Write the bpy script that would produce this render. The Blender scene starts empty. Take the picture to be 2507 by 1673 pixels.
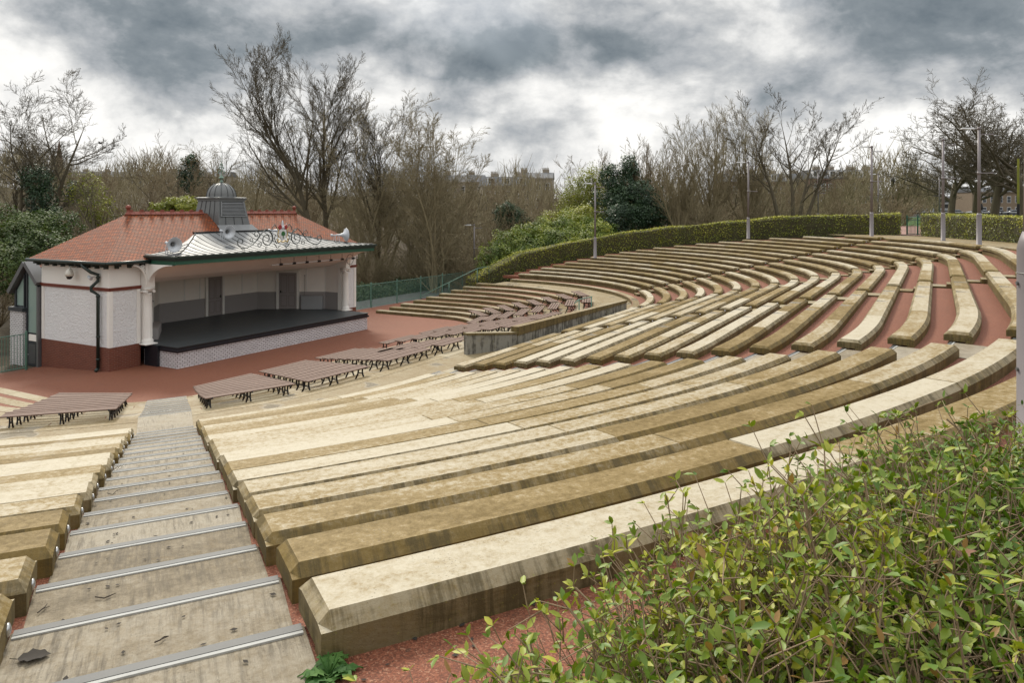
import bpy, math, random
import numpy as np
from mathutils import Vector, Matrix
random.seed(7)
RNG = np.random.default_rng(11)
scene = bpy.context.scene
COL = scene.collection
PI = math.pi
EYE = 6.81
F = 1850.0; CX = 1253.5; HY = 512.0          # measured focal length, centre and horizon of the 2507 px wide photograph

# ------------------------------------------------------------------ frames
AX = (.4907, .8713); AV = (-.8713, .4907); PX, PY = -14.19, 32.05
def P(u, v, z=0.0):                          # stage frame (u along the stage front, v towards the back) -> world
    return Vector((PX + AX[0]*u + AV[0]*v, PY + AX[1]*u + AV[1]*v, z))
def UV(x, y):
    dx, dy = x-PX, y-PY
    return dx*AX[0]+dy*AX[1], dx*AV[0]+dy*AV[1]
ROT = math.atan2(AX[1], AX[0])               # heading of +u in the world
def at(px, py, d):                           # a point d metres away seen in that direction
    return Vector(((px-CX)/F*d, d, EYE-(py-HY)/F*d))

# ------------------------------------------------------------------ mesh collector
class MB:
    def __init__(s):
        s.v = []; s.f = []; s.m = []; s.uv = []; s.blk = []
    def add(s, verts, faces, m=0, uv=None, blk=.5):
        b = len(s.v); s.v += [tuple(p) for p in verts]
        for i, f in enumerate(faces):
            s.f.append(tuple(b+k for k in f)); s.m.append(m); s.blk.append(blk)
            s.uv.append([(0, 0)]*len(f) if uv is None else uv[i])
    def quad(s, a, b, c, d, m=0, blk=.5): s.add([a, b, c, d], [(0, 1, 2, 3)], m, None, blk)
    def box(s, lo, hi, m=0, T=None, bev=0):
        x0, y0, z0 = lo; x1, y1, z1 = hi
        if bev:
            b = bev; V = []
            for z, i in ((z0, b), (z0+b, 0), (z1-b, 0), (z1, b)):
                V += [(x0+i, y0+i, z), (x1-i, y0+i, z), (x1-i, y1-i, z), (x0+i, y1-i, z)]
            Fc = [(3, 2, 1, 0), (12, 13, 14, 15)]
            for k in range(3):
                for j in range(4): Fc.append((4*k+j, 4*k+(j+1) % 4, 4*k+4+(j+1) % 4, 4*k+4+j))
        else:
            V = [(x0,y0,z0),(x1,y0,z0),(x1,y1,z0),(x0,y1,z0),(x0,y0,z1),(x1,y0,z1),(x1,y1,z1),(x0,y1,z1)]
            Fc = [(3,2,1,0),(4,5,6,7),(0,1,5,4),(1,2,6,5),(2,3,7,6),(3,0,4,7)]
        if T: V = [T(*p) for p in V]
        s.add(V, Fc, m)
    def tube(s, pts, r, n=8, m=0, cap=True, closed=False):
        pts = [Vector(p) for p in pts]; rs = r if isinstance(r, (list, tuple)) else [r]*len(pts)
        V = []; Fc = []; N = len(pts); up = None
        for i, p in enumerate(pts):
            if closed: t = pts[(i+1) % N]-pts[i-1]
            else: t = pts[min(i+1, N-1)]-pts[max(i-1, 0)]
            if t.length < 1e-9: t = Vector((0, 0, 1))
            t.normalize()
            if up is None: up = Vector((0, 0, 1)) if abs(t.z) < .9 else Vector((1, 0, 0))
            a = t.cross(up)
            if a.length < 1e-4: a = t.cross(Vector((1, 0, 0)))
            a.normalize(); b = a.cross(t); up = b
            for k in range(n):
                w = 2*PI*k/n; V.append(p+(a*math.cos(w)+b*math.sin(w))*rs[i])
        for i in range(N if closed else N-1):
            j = (i+1) % N
            for k in range(n): Fc.append((i*n+k, i*n+(k+1) % n, j*n+(k+1) % n, j*n+k))
        if cap and not closed:
            Fc.append(tuple(range(n-1, -1, -1))); Fc.append(tuple((N-1)*n+k for k in range(n)))
        s.add(V, Fc, m)
    def lathe(s, c, prof, n=16, m=0, T=None, cap=True):      # prof: (r, z) pairs
        V = []; Fc = []
        for r, z in prof:
            for k in range(n):
                w = 2*PI*k/n; q = (c[0]+r*math.cos(w), c[1]+r*math.sin(w), c[2]+z); V.append(T(*q) if T else q)
        for i in range(len(prof)-1):
            for k in range(n): Fc.append((i*n+k, i*n+(k+1) % n, (i+1)*n+(k+1) % n, (i+1)*n+k))
        if cap:
            Fc.append(tuple(range(n-1, -1, -1))); Fc.append(tuple((len(prof)-1)*n+k for k in range(n)))
        s.add(V, Fc, m)
    def prism(s, poly, z0, z1, m=0, T=None):
        n = len(poly); V = [(x, y, z0) for x, y in poly]+[(x, y, z1) for x, y in poly]
        if T: V = [T(*p) for p in V]
        Fc = [tuple(range(n-1, -1, -1)), tuple(range(n, 2*n))]+[(i, (i+1) % n, n+(i+1) % n, n+i) for i in range(n)]
        s.add(V, Fc, m)
    def build(s, name, mats, parent=None, smooth=False, label=None):
        if not isinstance(mats, (list, tuple)): mats = [mats]
        me = bpy.data.meshes.new(name)
        vs = s.v
        if parent is not None:
            L = wloc(parent); vs = [(x-L.x, y-L.y, z-L.z) for x, y, z in vs]
        me.from_pydata(vs, [], s.f)
        for mt in mats: me.materials.append(mt)
        me.polygons.foreach_set('material_index', s.m)
        ul = me.uv_layers.new(name='UVMap')
        ul.data.foreach_set('uv', [c for f in s.uv for p in f for c in p])
        at_ = me.attributes.new('blk', 'FLOAT', 'FACE'); at_.data.foreach_set('value', s.blk)
        if smooth: me.polygons.foreach_set('use_smooth', [True]*len(s.f))
        me.update()
        ob = bpy.data.objects.new(name, me); COL.objects.link(ob)
        if parent is not None: ob.parent = parent
        if label: ob['label'] = label
        return ob
def wloc(o):
    L = Vector((0, 0, 0))
    while o is not None: L = L+Vector(o.location); o = o.parent
    return L
def empty(name, loc, label, cat, group=None, rz=0):
    o = bpy.data.objects.new(name, None); COL.objects.link(o); o.location = loc; o.rotation_euler = (0, 0, rz)
    o.empty_display_size = .3
    o['label'] = label; o['category'] = cat
    if group: o['group'] = group
    return o
def tag(o, label=None, cat=None, group=None, kind=None):
    if label: o['label'] = label
    if cat: o['category'] = cat
    if group: o['group'] = group
    if kind: o['kind'] = kind
    return o
def kids(o): return [c for c in bpy.data.objects if c.parent == o]
def copy_tree(o, loc, rz=0, sc=1, label=None, group=None, ch=None):
    c = o.copy(); COL.objects.link(c); c.location = loc; c.rotation_euler = (0, 0, rz); c.scale = (sc, sc, sc) if not isinstance(sc, tuple) else sc
    if label: c['label'] = label
    if group: c['group'] = group
    for k in (ch if ch is not None else kids(o)):
        d = k.copy(); COL.objects.link(d); d.parent = c
        for g in kids(k):
            e = g.copy(); COL.objects.link(e); e.parent = d
    return c
def npmesh(name, V, Fq, mats, parent=None, blk=None, mi=None, smooth=False):   # numpy mesh, all faces the same size
    me = bpy.data.meshes.new(name); V = np.asarray(V, float); Fq = np.asarray(Fq, np.int32)
    n = Fq.shape[1]
    me.vertices.add(len(V)); me.vertices.foreach_set('co', V.ravel())
    me.loops.add(Fq.size); me.loops.foreach_set('vertex_index', Fq.ravel())
    me.polygons.add(len(Fq)); me.polygons.foreach_set('loop_start', np.arange(0, Fq.size, n, dtype=np.int32))
    me.update(calc_edges=True)
    for m in (mats if isinstance(mats, (list, tuple)) else [mats]): me.materials.append(m)
    if mi is not None: me.polygons.foreach_set('material_index', np.asarray(mi, np.int32))
    if blk is not None:
        a = me.attributes.new('blk', 'FLOAT', 'FACE'); a.data.foreach_set('value', np.asarray(blk, float))
    if smooth: me.polygons.foreach_set('use_smooth', [True]*len(Fq))
    me.validate()
    ob = bpy.data.objects.new(name, me); COL.objects.link(ob)
    if parent is not None: ob.parent = parent
    return ob

# ------------------------------------------------------------------ materials
def mat(name):
    m = bpy.data.materials.new(name); m.use_nodes = True
    nt = m.node_tree; bs = nt.nodes['Principled BSDF']
    return m, nt, bs
def N(nt, t, **kw):
    n = nt.nodes.new(t)
    for k, v in kw.items():
        if k.startswith('_'): setattr(n, k[1:], v)
        else:
            key = int(k[1:]) if k[0] == 'i' and k[1:].isdigit() else k.replace('_', ' ')
            n.inputs[key].default_value = v
    return n
def L(nt, a, b): nt.links.new(a, b)
def ramp(nt, src, stops):
    r = nt.nodes.new('ShaderNodeValToRGB'); e = r.color_ramp.elements
    while len(e) > 1: e.remove(e[-1])
    e[0].position = stops[0][0]; c = stops[0][1]; e[0].color = (*c, 1) if len(c) == 3 else c
    for p, c in stops[1:]:
        q = e.new(p); q.color = (*c, 1)
    L(nt, src, r.inputs[0]); return r.outputs[0]
def mixc(nt, f, a, b, mode='MIX'):
    m = nt.nodes.new('ShaderNodeMix'); m.data_type = 'RGBA'; m.blend_type = mode
    for s, x in ((m.inputs[0], f), (m.inputs[6], a), (m.inputs[7], b)):
        if hasattr(x, 'is_output') or hasattr(x, 'links') and not isinstance(x, (tuple, float)): L(nt, x, s)
        else: s.default_value = (*x, 1) if isinstance(x, tuple) and len(x) == 3 else x
    return m.outputs[2]
def math_(nt, op, a, b=0.0, c=0.0, clamp=False):
    m = nt.nodes.new('ShaderNodeMath'); m.operation = op; m.use_clamp = clamp
    for i, x in enumerate((a, b, c)):
        if isinstance(x, (int, float)): m.inputs[i].default_value = x
        else: L(nt, x, m.inputs[i])
    return m.outputs[0]
def coords(nt, kind='Object', scale=(1, 1, 1)):
    tc = nt.nodes.new('ShaderNodeTexCoord'); mp = nt.nodes.new('ShaderNodeMapping'); mp.inputs['Scale'].default_value = scale
    L(nt, tc.outputs[kind], mp.inputs[0]); return mp.outputs[0]
def noise(nt, co, sc, det=4, rough=.55, dist=0):
    n = N(nt, 'ShaderNodeTexNoise', Scale=sc, Detail=det, Roughness=rough, Distortion=dist)
    L(nt, co, n.inputs['Vector']); return n.outputs['Fac']
def bump(nt, bs, h, st=.3, d=.01):
    b = N(nt, 'ShaderNodeBump', Strength=st, Distance=d); L(nt, h, b.inputs['Height']); L(nt, b.outputs[0], bs.inputs['Normal'])
def simple(name, col, rough=.6, metal=0, var=.15, sc=6, bmp=.15):
    m, nt, bs = mat(name); co = coords(nt)
    n = noise(nt, co, sc, 5)
    c = mixc(nt, n, tuple(x*(1-var) for x in col), tuple(min(1, x*(1+var)) for x in col))
    L(nt, c, bs.inputs['Base Color']); bs.inputs['Roughness'].default_value = rough; bs.inputs['Metallic'].default_value = metal
    if bmp: bump(nt, bs, noise(nt, co, sc*8, 3), bmp, .004)
    return m
def facing_up(nt):
    g = nt.nodes.new('ShaderNodeNewGeometry'); s = nt.nodes.new('ShaderNodeSeparateXYZ'); L(nt, g.outputs['True Normal'], s.inputs[0]); return s.outputs[2]

def concrete(name, light=(.64, .59, .47), ochre=(.36, .265, .115), bias=0.0, wet=True, uv=True, dark=(.075, .058, .026), grooves=False, sidec=(.20, .145, .058)):
    m, nt, bs = mat(name); co = coords(nt); bs.inputs['Specular IOR Level'].default_value = .2
    uvm = coords(nt, 'UV', (1, 1, 1)) if uv else co
    big = noise(nt, co, .55, 4, .6, .6); med = noise(nt, coords(nt, 'UV', (.9, 3.6, 1)), 1.6, 9, .68, .5) if uv else noise(nt, co, 3.2, 8, .68, .4); fine = noise(nt, co, 60, 3, .7)
    at_ = nt.nodes.new('ShaderNodeAttribute'); at_.attribute_name = 'blk'
    mot = noise(nt, co, 16.0, 7, .80, .3)
    f = math_(nt, 'ADD', math_(nt, 'MULTIPLY', big, .60), math_(nt, 'MULTIPLY', med, .75))
    f = math_(nt, 'ADD', f, math_(nt, 'MULTIPLY', at_.outputs['Fac'], .62))
    f = math_(nt, 'ADD', f, math_(nt, 'MULTIPLY', mot, 1.45))
    f = math_(nt, 'ADD', f, -1.25+bias)
    c = ramp(nt, f, [(.18, light), (.40, tuple(l*.70+o*.30 for l, o in zip(light, ochre))), (.62, tuple(l*.15+o*.85 for l, o in zip(light, ochre))), (.95, tuple(o*.62 for o in ochre))])
    pit = math_(nt, 'MULTIPLY', math_(nt, 'SUBTRACT', noise(nt, co, 38, 5, .8), .54, clamp=True), 6, clamp=True)
    c = mixc(nt, math_(nt, 'MULTIPLY', pit, .38), c, mixc(nt, 1.0, c, (.42, .36, .26), 'MULTIPLY'))
    c = mixc(nt, math_(nt, 'MULTIPLY', fine, .4), c, mixc(nt, 1.0, c, (.5, .48, .44), 'MULTIPLY'))
    # speckled aggregate
    vo = N(nt, 'ShaderNodeTexVoronoi', Scale=55); L(nt, co, vo.inputs['Vector'])
    sp = math_(nt, 'LESS_THAN', vo.outputs['Distance'], .22)
    sp = math_(nt, 'MULTIPLY', sp, math_(nt, 'GREATER_THAN', noise(nt, co, 5, 3), .56))
    c = mixc(nt, math_(nt, 'MULTIPLY', sp, .5), c, (.13, .11, .08))
    # algae and run-off stains; the side tint also paints shadow lines between rows
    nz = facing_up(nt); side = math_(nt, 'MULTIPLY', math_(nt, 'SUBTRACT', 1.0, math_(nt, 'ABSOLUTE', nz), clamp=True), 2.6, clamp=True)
    if uv:
        st = noise(nt, coords(nt, 'UV', (13, .9, 1)), 1.0, 6, .72)
    else:
        st = noise(nt, coords(nt, 'Object', (7, 7, .8)), 1.0, 5, .7)
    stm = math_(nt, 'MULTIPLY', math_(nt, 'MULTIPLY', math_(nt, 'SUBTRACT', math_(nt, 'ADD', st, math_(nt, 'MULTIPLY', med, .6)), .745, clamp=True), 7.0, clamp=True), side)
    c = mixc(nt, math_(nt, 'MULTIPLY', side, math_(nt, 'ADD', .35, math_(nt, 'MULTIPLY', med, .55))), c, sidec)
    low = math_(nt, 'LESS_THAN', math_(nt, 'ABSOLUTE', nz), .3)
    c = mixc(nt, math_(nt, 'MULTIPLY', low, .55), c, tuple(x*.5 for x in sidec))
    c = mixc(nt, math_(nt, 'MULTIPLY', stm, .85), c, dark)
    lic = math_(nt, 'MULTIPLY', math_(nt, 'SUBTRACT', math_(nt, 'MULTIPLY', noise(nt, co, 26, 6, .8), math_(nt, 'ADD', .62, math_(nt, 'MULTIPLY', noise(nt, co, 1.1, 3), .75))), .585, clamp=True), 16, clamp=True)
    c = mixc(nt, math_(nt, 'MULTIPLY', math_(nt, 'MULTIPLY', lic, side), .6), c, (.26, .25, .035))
    blot = math_(nt, 'MULTIPLY', math_(nt, 'SUBTRACT', noise(nt, co, 4.5, 8, .78, 1.0), .54, clamp=True), 5, clamp=True)
    c = mixc(nt, math_(nt, 'MULTIPLY', blot, .42), c, (.17, .105, .022))
    if wet:
        w = math_(nt, 'MULTIPLY', math_(nt, 'SUBTRACT', noise(nt, co, .9, 2, .4, .3), .63, clamp=True), 14, clamp=True)
        w = math_(nt, 'MULTIPLY', w, math_(nt, 'GREATER_THAN', nz, .95))
        c = mixc(nt, math_(nt, 'MULTIPLY', w, .55), c, (.30, .28, .24))
        L(nt, math_(nt, 'SUBTRACT', .62, math_(nt, 'MULTIPLY', w, .5)), bs.inputs['Roughness'])
    else: bs.inputs['Roughness'].default_value = .7
    h = math_(nt, 'ADD', math_(nt, 'MULTIPLY', fine, .5), med)
    if grooves:
        gn = noise(nt, coords(nt, 'UV', (34, 2.6, 1)), 1.0, 7, .72)
        h = math_(nt, 'ADD', h, math_(nt, 'MULTIPLY', gn, 2.2))
        gm = math_(nt, 'MULTIPLY', math_(nt, 'SUBTRACT', gn, .46, clamp=True), 6, clamp=True)
        gm = math_(nt, 'MULTIPLY', gm, math_(nt, 'MULTIPLY', math_(nt, 'SUBTRACT', noise(nt, co, 1.6, 3), .36, clamp=True), 4, clamp=True))
        c = mixc(nt, math_(nt, 'MULTIPLY', gm, .75), c, (.085, .07, .05))
    L(nt, c, bs.inputs['Base Color'])
    bump(nt, bs, h, .5, .012)
    return m

M = {}
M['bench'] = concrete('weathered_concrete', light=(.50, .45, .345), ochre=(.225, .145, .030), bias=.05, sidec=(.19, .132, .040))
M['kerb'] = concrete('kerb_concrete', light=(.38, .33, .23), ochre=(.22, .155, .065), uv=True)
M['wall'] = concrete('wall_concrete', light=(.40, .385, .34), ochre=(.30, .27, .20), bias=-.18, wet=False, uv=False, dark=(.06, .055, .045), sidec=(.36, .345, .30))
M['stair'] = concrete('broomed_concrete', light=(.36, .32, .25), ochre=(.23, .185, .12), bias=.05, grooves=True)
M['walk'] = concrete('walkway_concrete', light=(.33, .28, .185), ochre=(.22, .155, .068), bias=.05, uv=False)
def red_ground():
    m, nt, bs = mat('red_resin_gravel'); co = coords(nt)
    vo = N(nt, 'ShaderNodeTexVoronoi', Scale=140); L(nt, co, vo.inputs['Vector'])
    g = N(nt, 'ShaderNodeSeparateColor'); L(nt, vo.outputs['Color'], g.inputs[0])
    c = ramp(nt, g.outputs[0], [(0, (.085, .026, .010)), (.5, (.19, .056, .024)), (.85, (.27, .088, .042)), (1, (.38, .20, .12))])
    b = noise(nt, co, .35, 5, .6); c = mixc(nt, math_(nt, 'MULTIPLY', b, .55), c, (.145, .048, .024))
    mo = math_(nt, 'MULTIPLY', math_(nt, 'SUBTRACT', noise(nt, co, 1.1, 6, .7), .60, clamp=True), 6, clamp=True)
    c = mixc(nt, math_(nt, 'MULTIPLY', mo, .45), c, (.07, .05, .025))
    lt = math_(nt, 'GREATER_THAN', noise(nt, co, 9, 2, .4), .735)
    c = mixc(nt, math_(nt, 'MULTIPLY', lt, .6), c, (.06, .035, .02))
    L(nt, c, bs.inputs['Base Color']); bs.inputs['Roughness'].default_value = .8
    bump(nt, bs, vo.outputs['Distance'], .5, .006); return m
M['red'] = red_ground()
M['nose_grey'] = simple('nosing_grey', (.055, .058, .06), .55, 0, .3, 12)
M['nose_white'] = simple('nosing_white', (.40, .40, .38), .85, 0, .2, 14)
M['asphalt'] = simple('asphalt', (.085, .09, .088), .8, 0, .25, 3, .3)
M['grass'] = simple('grass', (.06, .12, .02), .9, 0, .5, 3, .6)
M['earth'] = None
def earth():
    m, nt, bs = mat('woodland_floor'); co = coords(nt)
    a = noise(nt, co, .06, 5, .6); b = noise(nt, co, .9, 6, .7)
    c = ramp(nt, b, [(.25, (.020, .015, .009)), (.5, (.058, .043, .024)), (.75, (.105, .08, .045))])
    c = mixc(nt, math_(nt, 'MULTIPLY', math_(nt, 'SUBTRACT', a, .5, clamp=True), 4, clamp=True), c, (.035, .045, .016))
    L(nt, c, bs.inputs['Base Color']); bs.inputs['Roughness'].default_value = .95; bump(nt, bs, b, 1, .2); return m
M['earth'] = earth()
# --- building
def roughcast():
    m, nt, bs = mat('white_roughcast'); co = coords(nt)
    n = noise(nt, co, 11, 3, .5, 1.2)
    c = mixc(nt, noise(nt, co, 1.5, 4), (.66, .66, .67), (.78, .78, .78)); L(nt, c, bs.inputs['Base Color'])
    bs.inputs['Roughness'].default_value = .8; bump(nt, bs, n, 1.0, .06); return m
M['roughcast'] = roughcast()
M['white'] = simple('white_paint', (.78, .76, .72), .55, 0, .05, 2, .05)
M['cream'] = simple('cream_boards', (.86, .81, .75), .6, 0, .05, 2, .05)
def boards():
    m, nt, bs = mat('grey_tongue_boards'); co = coords(nt)
    w = N(nt, 'ShaderNodeTexWave', Scale=5.5); w.bands_direction = 'X'; L(nt, coords(nt, 'UV'), w.inputs['Vector'])
    c = mixc(nt, math_(nt, 'GREATER_THAN', w.outputs['Fac'], .94), (.34, .32, .315), (.2, .185, .18)); L(nt, c, bs.inputs['Base Color'])
    bs.inputs['Roughness'].default_value = .55; return m
M['boards'] = boards()
M['doorgrey'] = simple('grey_door_paint', (.29, .26, .255), .5, 0, .06, 2, .05)
M['doordark'] = simple('grey_door_groove', (.17, .15, .145), .5, 0, .06, 2, .05)
def brick(name, c1, c2, mortar, sx=4.4, ms=.012, rough=.7, wh=(.24, .075)):
    m, nt, bs = mat(name)
    b = nt.nodes.new('ShaderNodeTexBrick'); L(nt, coords(nt, 'UV'), b.inputs['Vector'])
    b.inputs['Color1'].default_value = (*c1, 1); b.inputs['Color2'].default_value = (*c2, 1); b.inputs['Mortar'].default_value = (*mortar, 1)
    b.inputs['Scale'].default_value = 1; b.inputs['Mortar Size'].default_value = ms; b.inputs['Brick Width'].default_value = wh[0]; b.inputs['Row Height'].default_value = wh[1]
    co = coords(nt); st = noise(nt, co, 1.3, 6, .65)
    c = mixc(nt, math_(nt, 'MULTIPLY', math_(nt, 'SUBTRACT', st, .5, clamp=True), 1.8, clamp=True), b.outputs['Color'], tuple(x*.6 for x in c1))
    L(nt, c, bs.inputs['Base Color']); bs.inputs['Roughness'].default_value = rough; bump(nt, bs, b.outputs['Fac'], -.4, .01); return m
M['redbrick'] = brick('red_brick', (.155, .038, .018), (.115, .026, .013), (.19, .10, .07), ms=.008)
M['whitebrick'] = brick('white_glazed_brick', (.70, .68, .70), (.58, .56, .58), (.10, .085, .08), ms=.011, rough=.4, wh=(.235, .085))
M['redband'] = simple('red_brick_band', (.16, .035, .02), .6, 0, .3, 8)
def tiles():
    m, nt, bs = mat('red_clay_tiles')
    b = nt.nodes.new('ShaderNodeTexBrick'); co = coords(nt, 'UV'); L(nt, co, b.inputs['Vector'])
    b.inputs['Color1'].default_value = (.31, .085, .030, 1); b.inputs['Color2'].default_value = (.14, .042, .020, 1); b.inputs['Mortar'].default_value = (.035, .014, .010, 1)
    b.inputs['Scale'].default_value = 1; b.inputs['Mortar Size'].default_value = .016; b.inputs['Brick Width'].default_value = .17; b.inputs['Row Height'].default_value = .105; b.inputs['Mortar Smooth'].default_value = .3
    c = b.outputs['Color']
    bb = nt.nodes.new('ShaderNodeTexBrick'); L(nt, co, bb.inputs['Vector'])
    bb.inputs['Color1'].default_value = (0, 0, 0, 1); bb.inputs['Color2'].default_value = (1, 1, 1, 1); bb.inputs['Mortar'].default_value = (0, 0, 0, 1); bb.offset = .5
    bb.inputs['Scale'].default_value = 1; bb.inputs['Mortar Size'].default_value = 0; bb.inputs['Brick Width'].default_value = .17; bb.inputs['Row Height'].default_value = .105
    n = noise(nt, coords(nt), .8, 5, .7)
    k = math_(nt, 'MULTIPLY', math_(nt, 'SUBTRACT', math_(nt, 'ADD', math_(nt, 'MULTIPLY', bb.outputs['Fac'], 0), math_(nt, 'MULTIPLY', bb.outputs['Color'], .8)), .5, clamp=True), 2.0, clamp=True)
    c = mixc(nt, math_(nt, 'MULTIPLY', k, math_(nt, 'MULTIPLY', n, .75)), c, (.38, .20, .13))
    wv = N(nt, 'ShaderNodeSeparateXYZ'); L(nt, co, wv.inputs[0])
    saw = math_(nt, 'FRACT', math_(nt, 'DIVIDE', wv.outputs[1], .105))
    L(nt, c, bs.inputs['Base Color']); bs.inputs['Roughness'].default_value = .7; bs.inputs['Specular IOR Level'].default_value = .15
    bump(nt, bs, math_(nt, 'ADD', math_(nt, 'MULTIPLY', saw, -1.0), math_(nt, 'MULTIPLY', b.outputs['Fac'], -.3)), 1.0, .03); return m
M['tiles'] = tiles()
M['ridge'] = simple('ridge_terracotta', (.20, .05, .03), .6, 0, .35, 6)
M['lead'] = simple('lead_sheet', (.19, .196, .20), .5, .2, .16, 2.5, .08)
M['lead_dark'] = simple('dark_lead', (.14, .145, .145), .45, .3, .22, 3, .08)
M['seam'] = simple('lead_seam', (.06, .062, .062), .5, .3, .1, 3)
M['dkgreen'] = simple('dark_green_paint', (.012, .024, .020), .4, 0, .2, 3)
M['green'] = simple('green_paint', (.018, .085, .052), .4, 0, .1, 3)
M['fence'] = simple('fence_green', (.10, .20, .155), .5, .1, .2, 4)
M['black'] = simple('cast_iron', (.012, .012, .013), .5, .3, .2, 5)
M['slat'] = simple('wood_slats', (.150, .092, .068), .75, 0, .4, 9, .3)
M['deck'] = simple('stage_deck', (.045, .055, .060), .42, 0, .3, 1.2, .1)
M['navy'] = simple('stage_edge', (.014, .015, .020), .35, 0, .2, 3)
M['pole'] = simple('pole_grey', (.19, .17, .175), .5, .2, .15, 2, .1)
M['polelight'] = simple('lamp_head', (.50, .50, .50), .4, .2, .1, 3)
M['steel'] = simple('brushed_steel', (.5, .5, .5), .3, .9, .1, 3)
M['horn'] = simple('horn_grey', (.50, .52, .55), .35, .2, .06, 3)
M['horndark'] = simple('horn_throat', (.10, .10, .10), .5, 0, .1, 3)
M['verdigris'] = simple('verdigris_copper', (.17, .25, .20), .6, .2, .3, 8)
M['iron'] = simple('painted_ironwork', (.09, .10, .095), .5, .3, .2, 5)
M['gold'] = simple('gilt', (.45, .33, .14), .4, .4, .2, 8)
M['redp'] = simple('red_paint', (.28, .02, .02), .5, 0, .1, 8)
M['leafgreen'] = simple('green_emblem', (.02, .12, .03), .5, 0, .1, 8)
M['offwhite'] = simple('camera_housing', (.58, .56, .50), .35, 0, .06, 6)
M['blackgl'] = simple('smoked_dome', (.010, .010, .012), .1, 0, .1, 6, 0)
M['frost'] = simple('frosted_glass', (.24, .32, .29), .18, 0, .08, 1, 0)
M['annexgrey'] = simple('annex_frame', (.035, .038, .045), .45, .2, .15, 3)
M['annextrim'] = simple('annex_zinc', (.14, .14, .145), .45, .4, .15, 3)
# --- far buildings
M['stone'] = simple('tenement_stone', (.26, .225, .18), .85, 0, .35, 1.2, .4)
M['slate'] = simple('slate_roof', (.10, .105, .115), .6, 0, .3, 1.5, .2)
M['redstone'] = simple('red_sandstone', (.12, .062, .05), .85, 0, .25, 1.0, .3)
M['buff'] = simple('buff_brick', (.20, .15, .10), .8, 0, .2, 1.5, .2)
M['winwhite'] = simple('window_white', (.6, .6, .6), .5, 0, .05, 2, 0)
M['pane'] = simple('window_pane', (.035, .04, .045), .1, 0, .3, .5, 0)
M['concgrey'] = simple('grey_render', (.32, .33, .34), .7, 0, .1, 1, 0)
# --- plants
def leafmat(name, stops, rough=.45, trans=.25, sc=1.3):
    m, nt, bs = mat(name)
    at_ = nt.nodes.new('ShaderNodeAttribute'); at_.attribute_name = 'blk'
    n = noise(nt, coords(nt), sc, 3, .6)
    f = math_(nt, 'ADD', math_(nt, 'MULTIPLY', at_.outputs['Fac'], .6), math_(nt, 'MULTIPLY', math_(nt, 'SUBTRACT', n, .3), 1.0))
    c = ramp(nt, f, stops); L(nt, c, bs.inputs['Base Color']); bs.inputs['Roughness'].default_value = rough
    tr = nt.nodes.new('ShaderNodeBsdfTranslucent'); L(nt, mixc(nt, 1.0, c, (.9, 1, .35), 'MULTIPLY'), tr.inputs[0])
    mx = nt.nodes.new('ShaderNodeMixShader'); mx.inputs[0].default_value = trans
    L(nt, bs.outputs[0], mx.inputs[1]); L(nt, tr.outputs[0], mx.inputs[2]); L(nt, mx.outputs[0], nt.nodes['Material Output'].inputs[0])
    return m
M['privet'] = leafmat('privet_leaf', [(.0, (.030, .075, .008)), (.28, (.09, .17, .012)), (.50, (.17, .235, .018)), (.74, (.36, .36, .028)), (.92, (.54, .47, .055)), (1.0, (.30, .17, .05))], .5, .22)
M['privet_twig'] = simple('privet_twig', (.25, .175, .105), .8, 0, .35, 30, .2)
M['clipped'] = leafmat('clipped_hedge_leaf', [(.0, (.045, .055, .010)), (.35, (.13, .155, .018)), (.6, (.29, .30, .03)), (.9, (.52, .47, .07))], .55, .2, .9)
M['hedgecore'] = simple('hedge_core', (.05, .045, .018), .95, 0, .4, 4)
M['rhodo'] = leafmat('shrub_leaf', [(.0, (.02, .042, .010)), (.35, (.08, .13, .016)), (.62, (.22, .26, .026)), (.9, (.46, .43, .04))], .6, .2, .5)
M['evergreen'] = leafmat('evergreen_leaf', [(.0, (.008, .022, .010)), (.4, (.022, .055, .022)), (.75, (.05, .095, .03)), (1, (.09, .14, .04))], .45, .15, .5)
M['budleaf'] = leafmat('spring_leaf', [(.0, (.07, .09, .014)), (.4, (.20, .22, .028)), (.8, (.38, .37, .04)), (1, (.50, .46, .06))], .5, .3, .6)
M['ivy'] = leafmat('ivy_leaf', [(.0, (.010, .022, .008)), (.4, (.028, .055, .018)), (.8, (.07, .11, .04)), (1, (.14, .18, .10))], .6, .1, 1.2)
def bark(name, a, b):
    m, nt, bs = mat(name); co = coords(nt, 'Object', (1, 1, .35)); n = noise(nt, co, 3.5, 5, .7)
    c = mixc(nt, n, a, b); L(nt, c, bs.inputs['Base Color']); bs.inputs['Roughness'].default_value = .9
    return m
M['bark_dark'] = bark('dark_bark', (.045, .037, .022), (.14, .115, .070))
M['bark_brown'] = bark('brown_bark', (.125, .103, .055), (.30, .25, .145))
M['bark_tan'] = bark('tan_bark', (.12, .09, .052), (.27, .21, .125))
M['deadleaf'] = simple('dead_leaf', (.16, .07, .035), .6, 0, .5, 30, .2)
M['darkleaf'] = simple('rotten_leaf', (.03, .024, .018), .9, 0, .4, 30, .2)
M['twig'] = simple('fallen_twig', (.04, .028, .018), .8, 0, .4, 30, .2)
M['weed'] = leafmat('weed_leaf', [(.0, (.02, .07, .012)), (.5, (.05, .14, .02)), (1, (.10, .20, .04))], .75, .25, 6)
M['laurel'] = leafmat('laurel_leaf', [(.0, (.014, .032, .008)), (.4, (.045, .08, .014)), (.8, (.12, .16, .025)), (1, (.18, .22, .03))], .6, .2, .5)
M['bird'] = simple('dark_feathers', (.02, .016, .013), .8, 0, .2, 5)
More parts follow.
